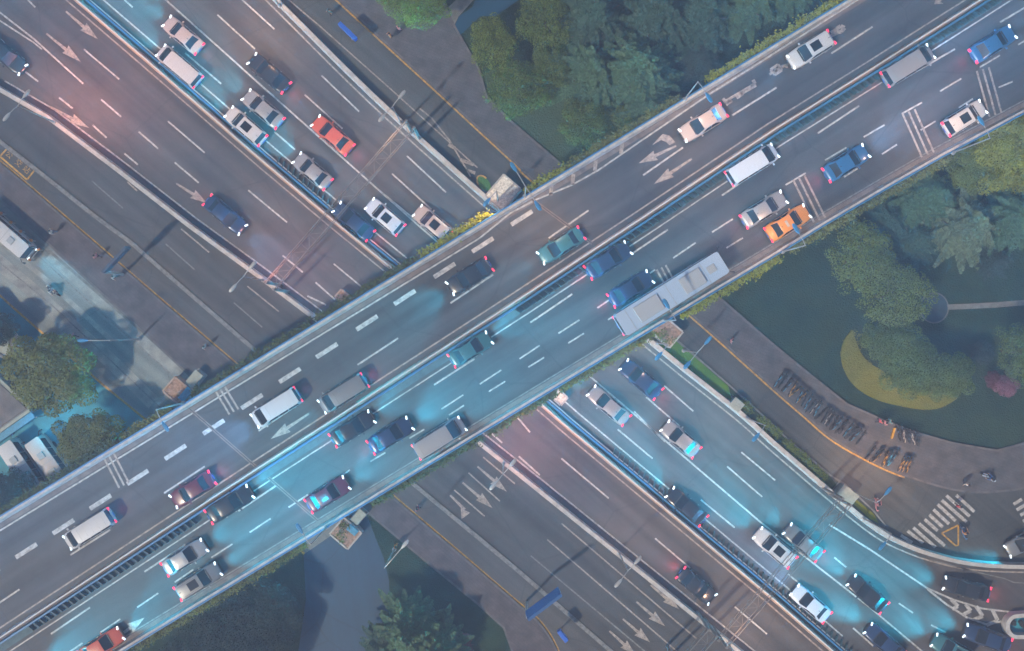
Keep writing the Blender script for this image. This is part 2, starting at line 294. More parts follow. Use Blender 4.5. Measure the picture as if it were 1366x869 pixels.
# ------------------------------------------------------------------ road markings (children of their road)
def st_kind(o, parent):
    if parent.get('kind'): o['kind'] = 'structure'
def dashes(parent, segs, w, z=Z0+0.004, m=None, name='lane_line'):
    for a, b in segs: piece([P(*a, z), P(*b, z)], w, z, m or M['white'], parent, 'lane_dash')
def piece(pts, w, z, m, parent, name):
    mb = MB(); mb.ribbon(pts, w, z); o = mb.build(name, m, parent)
    if parent.get('kind'): o['kind'] = 'structure'
def line(parent, pts, w, z=Z0+0.004, m=None, name='edge_line', off=0.0):
    mb = MB(); q = PP(pts, z)
    if off: q = offs(q, off)
    mb.ribbon(q, w, z); o = mb.build(name, m or M['white'], parent); st_kind(o, parent); return o
def arrow(parent, tail, tip, z=Z0+0.006, w=1.0, head=0.42, m=None, bend=0.0, name='arrow_marking'):
    a, b = P(*tail, z), P(*tip, z); L = (b-a).length; t = (b-a).normalized(); n = Vector((-t.y, t.x, 0)); mb = MB()
    h = a.lerp(b, 1-head)
    mb.sheet([a - n*0.09, h - n*0.16, h + n*0.16, a + n*0.09], z)
    if bend:
        s = math.copysign(1, bend); t2 = (t*0.35 + n*s).normalized(); n2 = Vector((-t2.y, t2.x, 0)); c = h + t*0.12
        mb.sheet([c - n2*0.55, c + t2*1.0, c + n2*0.55], z+0.002)
    else: mb.sheet([h - n*w*0.5 - t*0.15, b, h + n*w*0.5 - t*0.15, h], z+0.002)
    o = mb.build(name, m or M['warmwhite'], parent); st_kind(o, parent); return o
D = lambda *v: [((v[i], v[i+1]), (v[i+2], v[i+3])) for i in range(0, len(v), 4)]
# left expressway carriageway
dashes(exp_l, D(37,0,47,10, 112,66,159,106, 224,162,273,204, 331,254,383,297, 445,352,486,386, 749,612,812,665, 874,718.5,920.6,758, 980,809.6,1023,846), 0.16)
dashes(exp_l, D(135,133,161.5,156, 185,176,211,198.5, 233,217,265,244, 281,258,320,291, 377,341,404,363.5, 421,377,447,400, 687,553,707,577), 0.17)
dashes(exp_l, D(31,94,51,109, 79,130.5,97,145, 123.6,167,142,184, 166,205,184,220, 0,72,26,87, 410,395,435,407, 653,576,670,591, 692,609,720,634), 0.17)
line(exp_l, [(-40,-15),(0,17),(45,52),(111,112)], 0.17, name='lane_line'); line(exp_l, [(-40,5),(0,28),(45,57),(56,66)], 0.15, name='lane_line')
line(exp_l, W1[1:8], 0.16, off=0.95); line(exp_l, W1[7:11], 0.16, off=0.95)
line(exp_l, W2[1:7], 0.15, off=-0.75, m=M['warmwhite']); line(exp_l, W2[7:12], 0.15, off=-0.75, m=M['warmwhite'])
for a, b in D(88,15.5,130.5,52.5, 62,45,108,83, 67,142.6,119,171, 235,245,276,271): arrow(exp_l, a, b)
# right expressway carriageway
line(exp_r, [(160,-55),(221,0),(350,115.6),(437,193),(557,300),(640,372),(783,499),(865,569),(1016,698),(1088,754),(1161,811),(1230,869),(1290,920)], 0.17, name='lane_line')
line(exp_r, [(505,253),(557,296)], 0.13, name='lane_line'); line(exp_r, [(846,549),(887,590)], 0.13, name='lane_line')
dashes(exp_r, D(166,0,177,10, 247,71,295,112, 366,176,393.5,200, 824,573,870.6,612, 935,667,980,704, 1051,766,1078,788, 1138,838,1165,862), 0.17)
dashes(exp_r, D(290,20,340,65.6, 406.6,126.7,457,172, 523,232,575.5,279.6, 862,530,907,569, 970,622.5,1016.6,663, 1113,744,1129,757, 1199,805,1218,818, 1242,834,1262,844), 0.16)
dashes(exp_r, D(323,0,366,39, 429,101,479,149, 542.6,208,595,257, 886,515,925,549, 989,603.5,1034,641), 0.16)
line(exp_r, W2[1:7], 0.15, off=1.75); line(exp_r, W2[7:12], 0.15, off=1.75)
line(exp_r, W3[:15], 0.15, off=-0.75, m=M['warmwhite']); line(exp_r, W3[15:40], 0.15, off=-0.75, m=M['warmwhite'])
line(exp_r, [(1106,700),(1160,733),(1237,785),(1271,800),(1310,812),(1366,819),(1400,823)], 0.18, name='gore_line')
line(exp_r, [(1237,786),(1262,806),(1290,824),(1318,834),(1336,829)], 0.20, name='gore_line')
chev = MB()
for (a, b, c) in [((1268,799),(1278,809),(1270,813)), ((1288,806),(1295,815),(1285,820)), ((1302,809),(1311,822),(1299,827)), ((1324,814),(1331,828),(1316,834))]:
    chev.ribbon(PP([a, b], Z0+0.006), 0.38); chev.ribbon(PP([b, c], Z0+0.008), 0.38)
tag(chev.build('chevron_marking', M['white'], exp_r), kind='structure')
line(exp_r, [(1240,747),(1264,753),(1310,765),(1340,772),(1352,777),(1390,780)], 0.12, m=M['faded'], name='lane_line')
# service road on the south-west
dashes(road_sw, D(122.5,241.6,164,278, 221,325.6,259.6,360, 312,404,350,437), 0.15, m=M['faded'])
dashes(road_sw, D(170,243,183,255, 241.6,305.5,279,337, 330,382,372,416), 0.15, m=M['warmwhite'])
dashes(road_sw, D(749,698.5,930,853), 0.15, m=M['warmwhite']); dashes(road_sw, D(730,720,903,869), 0.15, m=M['warmwhite']); dashes(road_sw, D(708,741.6,860,869), 0.15, m=M['faded'])
dashes(road_sw, D(625,631,667,669, 606,654,646.5,689, 644.5,610,687,645.6), 0.15, m=M['warmwhite'])
for a, b in D(868,780.6,906,813, 849,803,887,835.5, 831,826,867,857, 813,842,848,874, 637,622.5,676,656, 617,644,657,678): arrow(road_sw, a, b)
arrow(road_sw, (600.6,661), (634,694), bend=-1)
line(road_sw, Y1[:], 0.16, off=0.12, m=M['yellow'], name='yellow_line')
yb = MB()
for a, b in zip([(0,209),(12,195.5),(47,226),(36,240)], [(12,195.5),(47,226),(36,240),(0,209)]): yb.ribbon(PP([a, b], Z0+0.005), 0.17)
tag(yb.build('bay_marking', M['yellow'], road_sw), kind='structure')
def lettering(body, loc, rot, size, m, parent=None, name='lettering', sx=1.0, depth=0.0):
    cu = bpy.data.curves.new(name, 'FONT'); cu.body = body; cu.size = size; cu.align_x = 'CENTER'; cu.align_y = 'CENTER'; cu.extrude = depth
    tmp = bpy.data.objects.new(name, cu); C.objects.link(tmp); bpy.context.view_layer.update()
    me = bpy.data.meshes.new_from_object(tmp.evaluated_get(bpy.context.evaluated_depsgraph_get())); bpy.data.objects.remove(tmp)
    o = bpy.data.objects.new(name, me); me.materials.append(m); C.objects.link(o)
    l = Vector(loc)
    if parent is not None: o.parent = parent; l = l - parent.location
    o.location = l; o.rotation_euler = rot; o.scale = (sx, 1, 1); return o
for ch, q in zip('公交站', [(12,207),(24.5,218),(35,227)]):
    tag(lettering(ch, P(*q, Z0+0.006), (0, 0, R(LOW)), 0.78, M['yellow'], road_sw, 'bay_lettering'), kind='structure')
lw = MB(); lw.sheet(PP([(640,100),(680,160),(752,222),(790,198),(850,165),(760,95),(690,80)], -0.07), -0.07); tag(lw.build('lawn', M['lawnlight']), kind='structure')
# frontage road on the north-east
line(road_ne, [(330,-50),(392,6),(426,34.5),(520,118),(637,224)], 0.14, m=M['warmwhite'], name='lane_line')
line(road_ne, [(560,145),(576,158),(600,188),(628,236)], 0.16, m=M['warmwhite'], name='gore_line')
gb = MB()
for a, b in [((598,193),(607,198)), ((614,213),(632,220)), ((624,228),(634,231))]: gb.ribbon(PP([a, b], Z0+0.006), 0.34)
tag(gb.build('chevron_marking', M['warmwhite'], road_ne), kind='structure')
line(road_ne, Y2[:33], 0.17, off=-0.12, m=M['yellow'], name='yellow_line')
line(road_ne, [(898,452),(914,466),(960,508),(1000,545),(1030,570),(1062,596),(1105,634)], 0.22, m=M['kerb'], name='edge_line')
z8 = lambda x, y: (1190+.138*x, 640+.138*y)
zb = MB()
for x0, y0, x1, y1 in [(85,540,195,610),(150,495,300,615),(205,465,420,655),(260,425,510,640),(315,385,440,495),(360,340,490,460),(400,290,550,430),(440,240,615,400),(480,200,720,410),(525,155,750,355),(620,150,795,310),(1175,240,1255,190),(1205,295,1285,245),(1240,345,1320,300),(1265,405,1345,360)]:
    zb.ribbon(PP([z8(x0, y0), z8(x1, y1)], Z0+0.006), 0.33)
tag(zb.build('zebra_crossing', M['white'], road_ne), kind='structure')
tr = MB()
for a, b in [((480,520),(615,640)), ((615,640),(640,635)), ((640,635),(640,440)), ((640,440),(480,520))]: tr.ribbon(PP([z8(*a), z8(*b)], Z0+0.006), 0.16)
tag(tr.build('triangle_marking', M['yellow'], road_ne), kind='structure')
# bus road
line(bus_road, BY[:7], 0.22, off=0.12, m=M['yellow'], name='yellow_line')
line(bus_road, [(-40,268),(38,330),(160,440),(235,505),(300,560)], 0.14, m=M['faded'], name='lane_line'); line(bus_road, [(-40,318),(70,408),(120,455),(215,545),(260,585)], 0.14, m=M['faded'], name='lane_line')
for q, w in (([(66,340),(140,408),(221,483),(252,512)], 1.1), ([(-30,326),(40,385),(103,442),(150,484),(205,538)], 1.5), ([(-40,290),(60,372),(150,455)], 0.5)):
    line(bus_road, q, w, z=Z0+0.003, m=M['stripconc'], name='concrete_strip')
st = MB()
for k in range(4):
    st.ribbon(PP([(60+k*9-30, 330+k*(-2)-26), (230+k*9, 478-k*2)], Z0+0.004), 0.28)
tag(st.build('ribbed_strip', M['path'], bus_road), kind='structure')

# ------------------------------------------------------------------ barrier walls of the lower roads
def wall(name, pts, prof, m, label, cat, rails=(), fins=None, base_name='wall_base'):
    q = PP(pts, 0); t = thing(name, Vector((q[len(q)//2].x, q[len(q)//2].y, 0)), label, cat)
    mb = MB(); mb.sweep(q, prof); mb.build(base_name, m, t)
    for off, z, r, rm in rails:
        mb = MB(); mb.tube([Vector((p.x, p.y, z)) for p in offs(q, off)], r, 6); mb.build('rail', rm, t)
    if fins:
        mb = MB(); off, z, step = fins
        for p, d in walk(offs(q, off), step):
            if not (p.x > 10 or -24 < p.x < -15): continue
            mb.box((p.x, p.y, z), (0.10, 0.62, 0.55), math.atan2(d.y, d.x) + R(25))
        o = mb.build('glare_fin', M['fin'], t); o['kind'] = 'stuff'
    return t
JB = [(-0.30, 0.0), (0.30, 0.0), (0.24, 0.45), (0.20, 1.0), (-0.20, 1.0), (-0.24, 0.45)]
wall('concrete_barrier', W1[:8], JB, M['pale'], 'pale concrete barrier between south-west service road and expressway, above the flyover', 'barrier', base_name='barrier_body')
wall('concrete_barrier', W1[7:], JB, M['pale'], 'pale concrete barrier beside lane arrows, running below the flyover to the bottom edge', 'barrier', base_name='barrier_body')
def trim_w3(a, b): return W3[a:b]
wall('concrete_barrier', W3[:16], JB, M['pale'], 'pale concrete barrier beside the straight frontage road, ending at the gravel planter', 'barrier', base_name='barrier_body')
wall('concrete_barrier', W3[15:], JB, M['pale'], 'long pale concrete barrier curving to the right past the zebra crossing', 'barrier', base_name='barrier_body')
MJ = [(-0.28, 0.0), (0.28, 0.0), (0.2, 0.35), (0.15, 0.9), (-0.15, 0.9), (-0.2, 0.35)]
for seg, lb in ((W2[:7], 'expressway median barrier with blue rail running up to the top left corner'), (W2[7:], 'expressway median barrier with blue rail and fins running to the bottom edge')):
    t = wall('median_barrier', seg, MJ, M['barwarm'], lb, 'barrier', rails=((0.0, 0.97, 0.09, M['railwhite']), (0.62, 0.55, 0.10, M['bluerail']), (0.85, 0.35, 0.07, M['railwhite'])), fins=(1.12, 0.30, 0.66), base_name='barrier_body')

# ------------------------------------------------------------------ the flyover
ZD = 7.0
EA = lambda x: 691 - 0.6097*x
A = [(x, EA(x)) for x in (-220, 0, 165, 340, 505, 664, 850, 1030, 1130, 1300, 1450)]
Bp = [(-220,1101),(0,967),(170,864),(340,760.6),(500,663),(654,569),(850,450),(1030,342),(1100,299),(1180,252),(1250,212),(1310,180),(1366,150),(1440,112),(1600,40)]
MU = [(-200,978),(0,847),(175,732),(350,617),(520,507),(690,397),(853,289.5),(1030,171),(1165,87),(1302,0),(1450,-95)]
fly = thing('flyover', P(683, 434.5, 0), 'concrete flyover road crossing diagonally over the expressway', 'flyover')
a7, b7 = PP(A, ZD), PP(Bp, ZD)
mb = MB(); mb.sheet(a7 + b7[::-1]); deck = mb.build('deck_road', M['deck'], fly)
mb = MB(); mb.prism([(p.x, p.y) for p in offs(a7, -0.1) + offs(b7, 0.1)[::-1]], ZD-0.9, ZD-0.02); mb.build('deck_slab', M['concrete'], fly)
c7 = [P((a[0]+b[0])/2, (a[1]+b[1])/2, ZD) for a, b in (((-220,825),(-100,1028)), ((1450,-193),(1600,40)))]
mb = MB(); mb.sweep(c7, [(-5.5, ZD-0.95), (-4.0, ZD-2.3), (4.0, ZD-2.3), (5.5, ZD-0.95)]); mb.build('box_girder', M['concrete'], fly)
for px, py in ((250,618),(475,470),(690,480),(885,330),(80,800),(1100,190),(1290,80)):
    p = P(px, py, 0); mb = MB(); mb.lathe([(0.9, 0.0), (0.9, ZD-2.6), (1.3, ZD-2.3)], (p.x, p.y, 0), n=20); mb.build('pillar', M['concrete'], fly, smooth=True)
PARA = [(0.0, ZD-0.9), (0.02, ZD+0.85), (-0.26, ZD+0.85), (-0.42, ZD+0.0), (-0.42, ZD-0.9)]
mb = MB(); mb.sweep(a7, [(o, z) for o, z in PARA]); par_a = mb.build('parapet', M['pale'], fly)
mb = MB(); mb.sweep(b7, [(-o, z) for o, z in PARA]); par_b = mb.build('parapet', M['pale'], fly)
for pts, s, pr in ((a7, 1, par_a), (b7, -1, par_b)):
    mb = MB(); mb.tube([Vector((p.x, p.y, ZD+0.98)) for p in offs(pts, s*0.04)], 0.085, 6)
    for p, d in walk(offs(pts, s*0.04), 2.0): mb.box((p.x, p.y, ZD+0.9), (0.08, 0.08, 0.16), math.atan2(d.y, d.x))
    mb.build('handrail', M['bluerail'], pr)
    mb = MB(); mb.ribbon(offs(pts, -s*0.66), 0.42, ZD+0.004); mb.build('gutter', M['gutter'], deck)
mu7 = PP(MU, ZD)
med = MB(); med.sweep(mu7, [(-0.02, ZD), (-0.50, ZD), (-0.40, ZD+0.35), (-0.34, ZD+0.8), (-0.16, ZD+0.8), (-0.10, ZD+0.35)]); med_o = med.build('median_barrier', M['barwarm'], fly)
mb = MB(); mb.tube([Vector((p.x, p.y, ZD+0.86)) for p in offs(mu7, -0.25)], 0.09, 6); mb.build('rail', M['railwhite'], med_o)
mb = MB(); mb.tube([Vector((p.x, p.y, ZD+0.72)) for p in offs(mu7, -0.72)], 0.10, 6); mb.build('rail', M['bluerail'], med_o)
mb = MB(); mb.sweep(mu7, [(-0.52, ZD), (-1.5, ZD), (-1.5, ZD+0.14), (-0.52, ZD+0.14)]); mb.build('fin_channel', M['finbase'], med_o)
mb = MB()
for p, d in walk(offs(mu7, -1.15), 0.66):
    if not (p.x > 0.3 or -46 < p.x < -30): continue
    mb.box((p.x, p.y, ZD+0.55), (0.12, 0.62, 0.8), math.atan2(d.y, d.x) + R(20))
o = mb.build('glare_fin', M['fin'], med_o); o['kind'] = 'stuff'
ZL = ZD + 0.006
line(deck, MU, 0.15, ZL, off=0.55, m=M['warmwhite']); line(deck, MU, 0.13, ZL, off=-1.85, m=M['white'])
line(deck, [(x, EA(x)+17) for x in (-200, 0, 204, 340, 505, 640)] + [(680,285),(714,267),(763,247),(797,228),(832,204),(946,126),(1016,82),(1144,0),(1300,-98)], 0.16, ZL)
line(deck, Bp, 0.14, ZL, off=1.0, m=M['faded'])
for x, y in [(644,327),(593,361),(540,397),(489.5,431),(436,468),(386.6,501),(336,536),(285,570),(234,603.5),(183.6,637),(134,670),(84.6,703),(35,735),(-15,768),(696,291)]:
    piece(PP([(x-14, y+9), (x+14, y-9)], ZL), 0.42, ZL, M['white'], deck, 'lane_dash')
dashes(deck, D(-33,826,26,786.5, 94,740.6,147,707, 219,658,273,622.5, 345,575,401,537.5, 477,487,531,451.5, 601,404.6,658,366.6, 732,318,785,281, 858,234,911,197, 977,154,1036,117, 1109,71.5,1164,36, 1240,-12,1290,-44), 0.17, ZL)
dashes(deck, D(68,846,120,810.6, 192.6,763,245,728.5, 318,682,370,647, 449,598,502,562, 579,513.7,633,479, 707.6,430.5,763.5,392.5, 835,344,891,306.6, 963,261,1019,223, 1091,178,1146,141.5, 1218,98,1274,65.6, 1334,30,1388,-2), 0.17, ZL)
c2 = D(745,445,773,427, 898,344.5,928,324, 950,310,977.5,292.4, 693,479,720,461, 797,411,822,394, 640,512.7,668.6,494, 589,546,618,527, 1254,122,1282.5,105, 1152,183,1180,167, 1100.6,214,1129,197, 333,710.5,361,692, 282,744,310,726, 233,777,258,760, 183,810.6,211,791.6, 134,844,160.5,826, 84,876,110,858, 1203,152,1230,137, 1000,278,1026,262, 1048,247,1075,231, 848,378,874,360, 385,677,411,660, 441,645,467,627, 1307,90,1334,74, 1358,60,1385,44)
c3 = D(758,458,779,445, 705,490,726,477, 811,427,832,413.6, 969,331,991,317.6, 918,362.5,937,350, 652,522.7,674,509, 599,554,619,541, 1279,144,1298,132, 1332,117,1351,109, 1176.5,206,1196.5,193, 1126,236.5,1144,225, 546,585,566,573, 494,616,514,604, 1228,174,1248,162)
dashes(deck, c2, 0.15, ZL); dashes(deck, c3, 0.15, ZL)
for a in [(735,254),(764,240),(794,221),(829,198.5)]: piece(PP([(a[0]+1, a[1]-8), (a[0]-0.5, a[1]+7)], ZL), 0.36, ZL, M['warmwhite'], deck, 'transverse_bar')
for (x0, y0, x1, y1, n, dx, dy) in [(1303,95,1320,156,3,8,-2.5), (1204,152,1230,210,3,8,-3), (1058,240,1086,297,3,7.5,-3), (876,360,890,386,3,6,-3), (139,612,159,651,3,6.5,-3.2), (288,523,306,553,3,6,-3.3)]:
    for k in range(n): piece(PP([(x0+k*dx, y0+k*dy), (x1+k*dx, y1+k*dy)], ZL+0.003), 0.19, ZL+0.003, M['warmwhite'], deck, 'transverse_bar')
for a, b in D(412,552,361,586, 923,212,872,246, 1262,-6,1246,6): arrow(deck, a, b, ZL+0.004)
arrow(deck, (150,855), (193,824), ZL+0.004)
arrow(deck, (902,195), (852,218), ZL+0.004); arrow(deck, (955,155), (902,174), ZL+0.004)
mk = MB()                                                     # the side branch of the merge arrow
for poly in [[(893,181),(884,179),(879,184),(870,194),(882,187),(889,190),(893,194),(901,190)]]: mk.sheet(PP(poly, ZL+0.006))
z3 = lambda x, y: (940+.1464*x, 30+.1464*y)
for a, b, w in [((165,695),(195,730),.26),((195,735),(245,705),.2),((200,712),(440,570),.2),((195,752),(250,715),.22),((290,690),(350,650),.24),((330,655),(470,575),.2),((440,525),(460,560),.26),((420,580),(462,555),.2),
                ((590,475),(612,462),.2),((600,432),(640,480),.2),((600,432),(668,385),.2),((668,385),(705,435),.2),((640,480),(705,435),.2),((628,458),(690,415),.22),((640,425),(660,450),.2),((700,405),(760,385),.2),((735,395),(760,400),.3),((760,372),(850,330),.2),
                ((1200,60),(1240,35),.3),((1240,35),(1275,50),.3),((1275,50),(1245,85),.3),((1245,85),(1200,95),.3),((1150,95),(1210,60),.25),((1150,125),(1215,95),.25)]:
    piece(PP([z3(*a), z3(*b)], ZL+0.006), w*1.25, ZL+0.006, M['warmwhite'], deck, 'lettering_stroke')
mk.build('arrow_marking', M['warmwhite'], deck)
for a, b in [((243,537),(424,695)), ((704,262),(790,325))]:
    mb = MB(); mb.ribbon(PP([a, b], ZD+0.010), 0.30, mat=0); mb.ribbon(PP([a, b], ZD+0.012), 0.07, mat=1); mb.build('expansion_joint', [M['joint'], M['dark']], deck)

# ------------------------------------------------------------------ planted troughs along the flyover
LEAF = dict(cover=leaf_mat('cover_leaf', (0.17, 0.175, 0.016), 0.2), bright=leaf_mat('bright_hedge_leaf', (0.22, 0.25, 0.018)), dim=leaf_mat('dim_hedge_leaf', (0.075, 0.10, 0.025)), mid=leaf_mat('broad_leaf', (0.080, 0.122, 0.018)), olive=leaf_mat('olive_leaf', (0.13, 0.15, 0.032)),
            conifer=leaf_mat('conifer_needle', (0.052, 0.105, 0.052)), darkc=leaf_mat('dark_conifer_needle', (0.032, 0.068, 0.044)), lime=leaf_mat('lime_leaf', (0.21, 0.24, 0.016)), fresh=leaf_mat('fresh_leaf', (0.112, 0.155, 0.020)),
            dusky=leaf_mat('dusky_leaf', (0.025, 0.042, 0.032)), pink=leaf_mat('pink_flower', (0.20, 0.085, 0.12)), red=leaf_mat('red_leaf', (0.11, 0.03, 0.03)), greyg=leaf_mat('grey_green_leaf', (0.095, 0.135, 0.075)))
def leaves(mb, c, n, spread, size, rng, up=0.6, mat=0, stretch=1.0):
    for _ in range(n):
        p = Vector(c) + Vector((rng.gauss(0, spread[0]), rng.gauss(0, spread[1]), rng.gauss(0, spread[2])))
        nv = Vector((rng.gauss(0, 1), rng.gauss(0, 1), rng.gauss(0, 1) + up*2)).normalized()
        u = nv.orthogonal().normalized(); a = rng.random()*6.28; u = Matrix.Rotation(a, 3, nv) @ u; w = nv.cross(u); s = size*(0.6+rng.random()*0.8)
        mb.add([p-u*s*stretch, p-w*s*0.55, p+u*s*stretch, p+w*s*0.55], [(0, 1, 2, 3)], mat)
def hedge(a, b, edge, s, m, label, dens=1.0, width=0.34):
    ea = [edge(a[0]), edge(b[0])]; q = [P(a[0], ea[0], ZD), P(b[0], ea[1], ZD)]; mid = q[0].lerp(q[1], 0.5)
    t = thing('parapet_hedge', Vector((mid.x, mid.y, ZD-0.4)), label, 'hedge')
    o = offs(q, s*0.42); mb = MB(); mb.sweep(o, [(-0.2, ZD-0.35), (0.2, ZD-0.35), (0.25, ZD+0.25), (-0.25, ZD+0.25)]); mb.build('trough', M['troughsoil'], t)
    rng = random.Random(int(a[0]*3+7)); mb = MB()
    for p, d in walk(offs(q, s*0.52), 0.22):
        k = 0.45 + 0.75*abs(math.sin(p.x*0.9+p.y*0.4)) * rng.random()
        leaves(mb, (p.x, p.y, ZD+0.42), int(26*dens*k)+2, (0.20, width*k*0.8, 0.14), 0.13, rng, up=1.0)
    mb.build('foliage', LEAF[m], t, fix=False)
def EB(x):
    for (x0, y0), (x1, y1) in zip(Bp, Bp[1:]):
        if x0 <= x <= x1: return y0 + (y1-y0)*(x-x0)/(x1-x0)
for x0, x1, m, lb, dn in [(-40,160,'dim','sparse dull hedge on the flyover parapet beside the parked buses',.8), (168,232,'olive','short olive hedge on the parapet between leafy tree and brick-filled planter',1.2), (262,418,'dim','sparse dark hedge on the parapet above the service road',.7), (425,560,'dim','thin dark hedge on the parapet where the median barrier meets the flyover',.6),
                      (566,655,'bright','yellow-green hedge on the parapet in front of the gravel planter',1.1), (706,760,'bright','bright yellow-green hedge beside the twin-headed lamp at the plaza',1.3), (764,910,'olive','green hedge on the upper parapet between the plaza and the leaning lamp',1.3), (948,1150,'bright','yellow-green hedge on the upper parapet under the dark conifers',1.2)]:
    hedge((x0,), (x1,), EA, 1, m, lb, dn)
for x0, x1, m, lb, dn in [(180,405,'olive','dull olive hedge on the lower parapet beside the dark thicket',1.0), (496,640,'dim','thin dark hedge on the lower parapet above the arrowed service road',.8), (648,738,'dim','dark hedge tuft on the lower parapet above the median barrier',.8), (745,868,'olive','olive hedge on the lower parapet above the right expressway carriageway',1.1), (906,1036,'bright','bright hedge on the lower parapet at the edge of the park lawn',1.2), (1052,1262,'olive','green hedge on the lower parapet in front of the large park trees',1.2)]:
    hedge((x0,), (x1,), EB, -1, m, lb, dn)

# ------------------------------------------------------------------ street lamps
TOP_LAMPS = 'street lamps along the roads'
def glow(parent, loc, col, power, size=150, soft=0.6, aim=None):
    l = bpy.data.lights.new('lamp_light', 'SPOT'); l.color = col; l.energy = power; l.spot_size = R(size); l.spot_blend = 1.0; l.shadow_soft_size = soft
    o = bpy.data.objects.new('lamp_light', l); C.objects.link(o); o.parent = parent; o.location = Vector(loc) - parent.location
    if aim is not None: o.rotation_euler = aim.to_track_quat('-Z', 'Y').to_euler()
    return o
def street_lamp(px, py, z0, ang, label, h=8.6, arm=1.3, twin=False, light=None, lit=None, m='pole', headm='bluelamp'):
    b = P(px, py, z0); t = thing('street_lamp', b, label, 'street lamp', TOP_LAMPS)
    d = Vector((math.cos(R(ang)), math.sin(R(ang)), 0)); top = b + Vector((0, 0, h))
    mb = MB(); mb.lathe([(0.22, 0), (0.22, 0.12), (0.14, 0.16), (0.14, 0.5), (0.11, 0.55)], b, n=10); mb.tube([b + Vector((0, 0, 0.3)), top], 0.085, 8, r1=0.055); mb.build('pole', M[m], t)
    for s in ((1, -1) if twin else (1,)):
        e = top + d*s*arm + Vector((0, 0, 0.25)); mb = MB(); mb.tube([top - Vector((0, 0, 0.1)), top + d*s*arm*0.4 + Vector((0, 0, 0.18)), e], 0.045, 6); ar = mb.build('arm', M[m], t)
        hd = MB(); c = e + d*s*0.42; a = math.atan2(d.y*s, d.x*s)
        rot = Matrix.Rotation(a, 3, 'Z'); prof = [(-0.5, 0.07, 0.05), (-0.2, 0.17, 0.10), (0.25, 0.19, 0.11), (0.5, 0.10, 0.06)]
        vs = []
        for x, w, hh in prof:
            for yy, zz in ((-1, 0), (-0.6, 1), (0.6, 1), (1, 0), (0.6, -0.6), (-0.6, -0.6)): vs.append(c + rot @ Vector((x, yy*w, zz*hh)))
        fs = [(i*6+k, i*6+(k+1) % 6, (i+1)*6+(k+1) % 6, (i+1)*6+k) for i in range(3) for k in range(6)] + [(0,1,2,3,4,5), (23,22,21,20,19,18)]
        hd.add(vs, fs); hd.build('lamp_head', M[headm], t)
        ln = MB(); ln.box(c + Vector((0, 0, -0.09)), (0.5, 0.2, 0.03), a); ln.build('lens', M['lampglow'] if light else M['rim'], t)
    if light: glow(t, top + d*arm + Vector((0, 0, -0.15)), light[0], light[1]*4.5, aim=d*0.9 + Vector((0, 0, -1)), size=135)
    return t
PINK, WARM, TEAL, BLUEW = (1.0, 0.34, 0.27), (1.0, 0.56, 0.34), (0.0, 0.52, 0.80), (0.18, 0.50, 1.0)
IN_A, IN_B = DECK-90, DECK+90
street_lamp(245, 538, ZD+0.85, IN_A, 'blue-headed lamp on the flyover parapet next to the brick-filled planter', h=8.0, light=(BLUEW, 350))
street_lamp(435, 704, ZD+0.85, IN_B, 'blue-headed lamp on the lower flyover parapet above the dark side road', h=8.0, light=(TEAL, 1300))
street_lamp(1044, 336, ZD+0.85, IN_B, 'blue-headed lamp on the lower parapet beside the orange taxi', h=8.0, light=(WARM, 450))
street_lamp(1271, 204, ZD+0.85, IN_B, 'blue-headed lamp on the lower parapet beside the lime-green tree', h=8.0, light=(WARM, 700))
street_lamp(913, 133, ZD+0.85, IN_A, 'leaning lamp on the upper parapet before the dark conifers', h=7.5, light=(WARM, 500))
street_lamp(700, 262, ZD+0.85, IN_A, 'twin-headed lamp on the parapet beside the gravel planter', h=7.0, twin=True, arm=1.6, light=(WARM, 450))
street_lamp(887, 428, ZD+0.85, IN_B, 'blue-headed lamp on the lower parapet behind the long bus', h=7.0)
NE, SW = 49.5, -130.5
for px, py, ang, lb, lt, tw in [(72,163,NE,'lamp on the barrier near the left edge, under the pink pool of light',(PINK, 1500),True), (351,374,NE,'lamp on the barrier beside the gantry foot, left of the flyover',(PINK, 600),True), (672,618,NE,'lamp on the barrier beside the lane arrows just below the flyover',(PINK, 1100),True), (826,738,NE,'lamp halfway along the barrier between flyover and bottom edge',(WARM, 350),True), (972,860,NE,'lamp on the barrier at the foot of the bottom gantry',(WARM, 700),True),
                          (373,8,SW,'lamp at the top end of the frontage road barrier',(WARM, 900),False), (535,164,SW,'lamp on the frontage road barrier at the upper gantry end',(WARM, 500),True), (664,268,SW,'lamp beside the gravel planter at the end of the frontage barrier',(WARM, 350),False), (876,458,SW,'lamp on the barrier at the bright turf strip, just below the flyover',(WARM, 250),False), (996,558,SW,'lamp on the curved barrier beside the pale cabinet',(WARM, 250),False), (1152,692,SW,'lamp on the curved barrier past the lower gantry',(TEAL, 900),False)]:
    street_lamp(px, py, 1.0, ang, lb, h=8.0, arm=1.0, twin=tw, light=lt, headm='pole' if tw else 'bluelamp')
street_lamp(526, 733, 0.14, NE, 'slim grey lamp standing on the kerb between pavement and verge', h=8.5, arm=2.6, headm='pole')
street_lamp(912, 468, 0.14, NE, 'lamp standing in the bright turf strip beside the frontage road', h=8.0, arm=1.1, twin=True)
street_lamp(1134, 654, 0.14, NE, 'lamp standing behind the pale twin cabinet by the frontage road', h=8.0, arm=1.1, light=(WARM, 800))
street_lamp(185, 453, 0.14, 180, 'lamp with long arm on the bus road next to the big tree', h=8.0, arm=2.0)

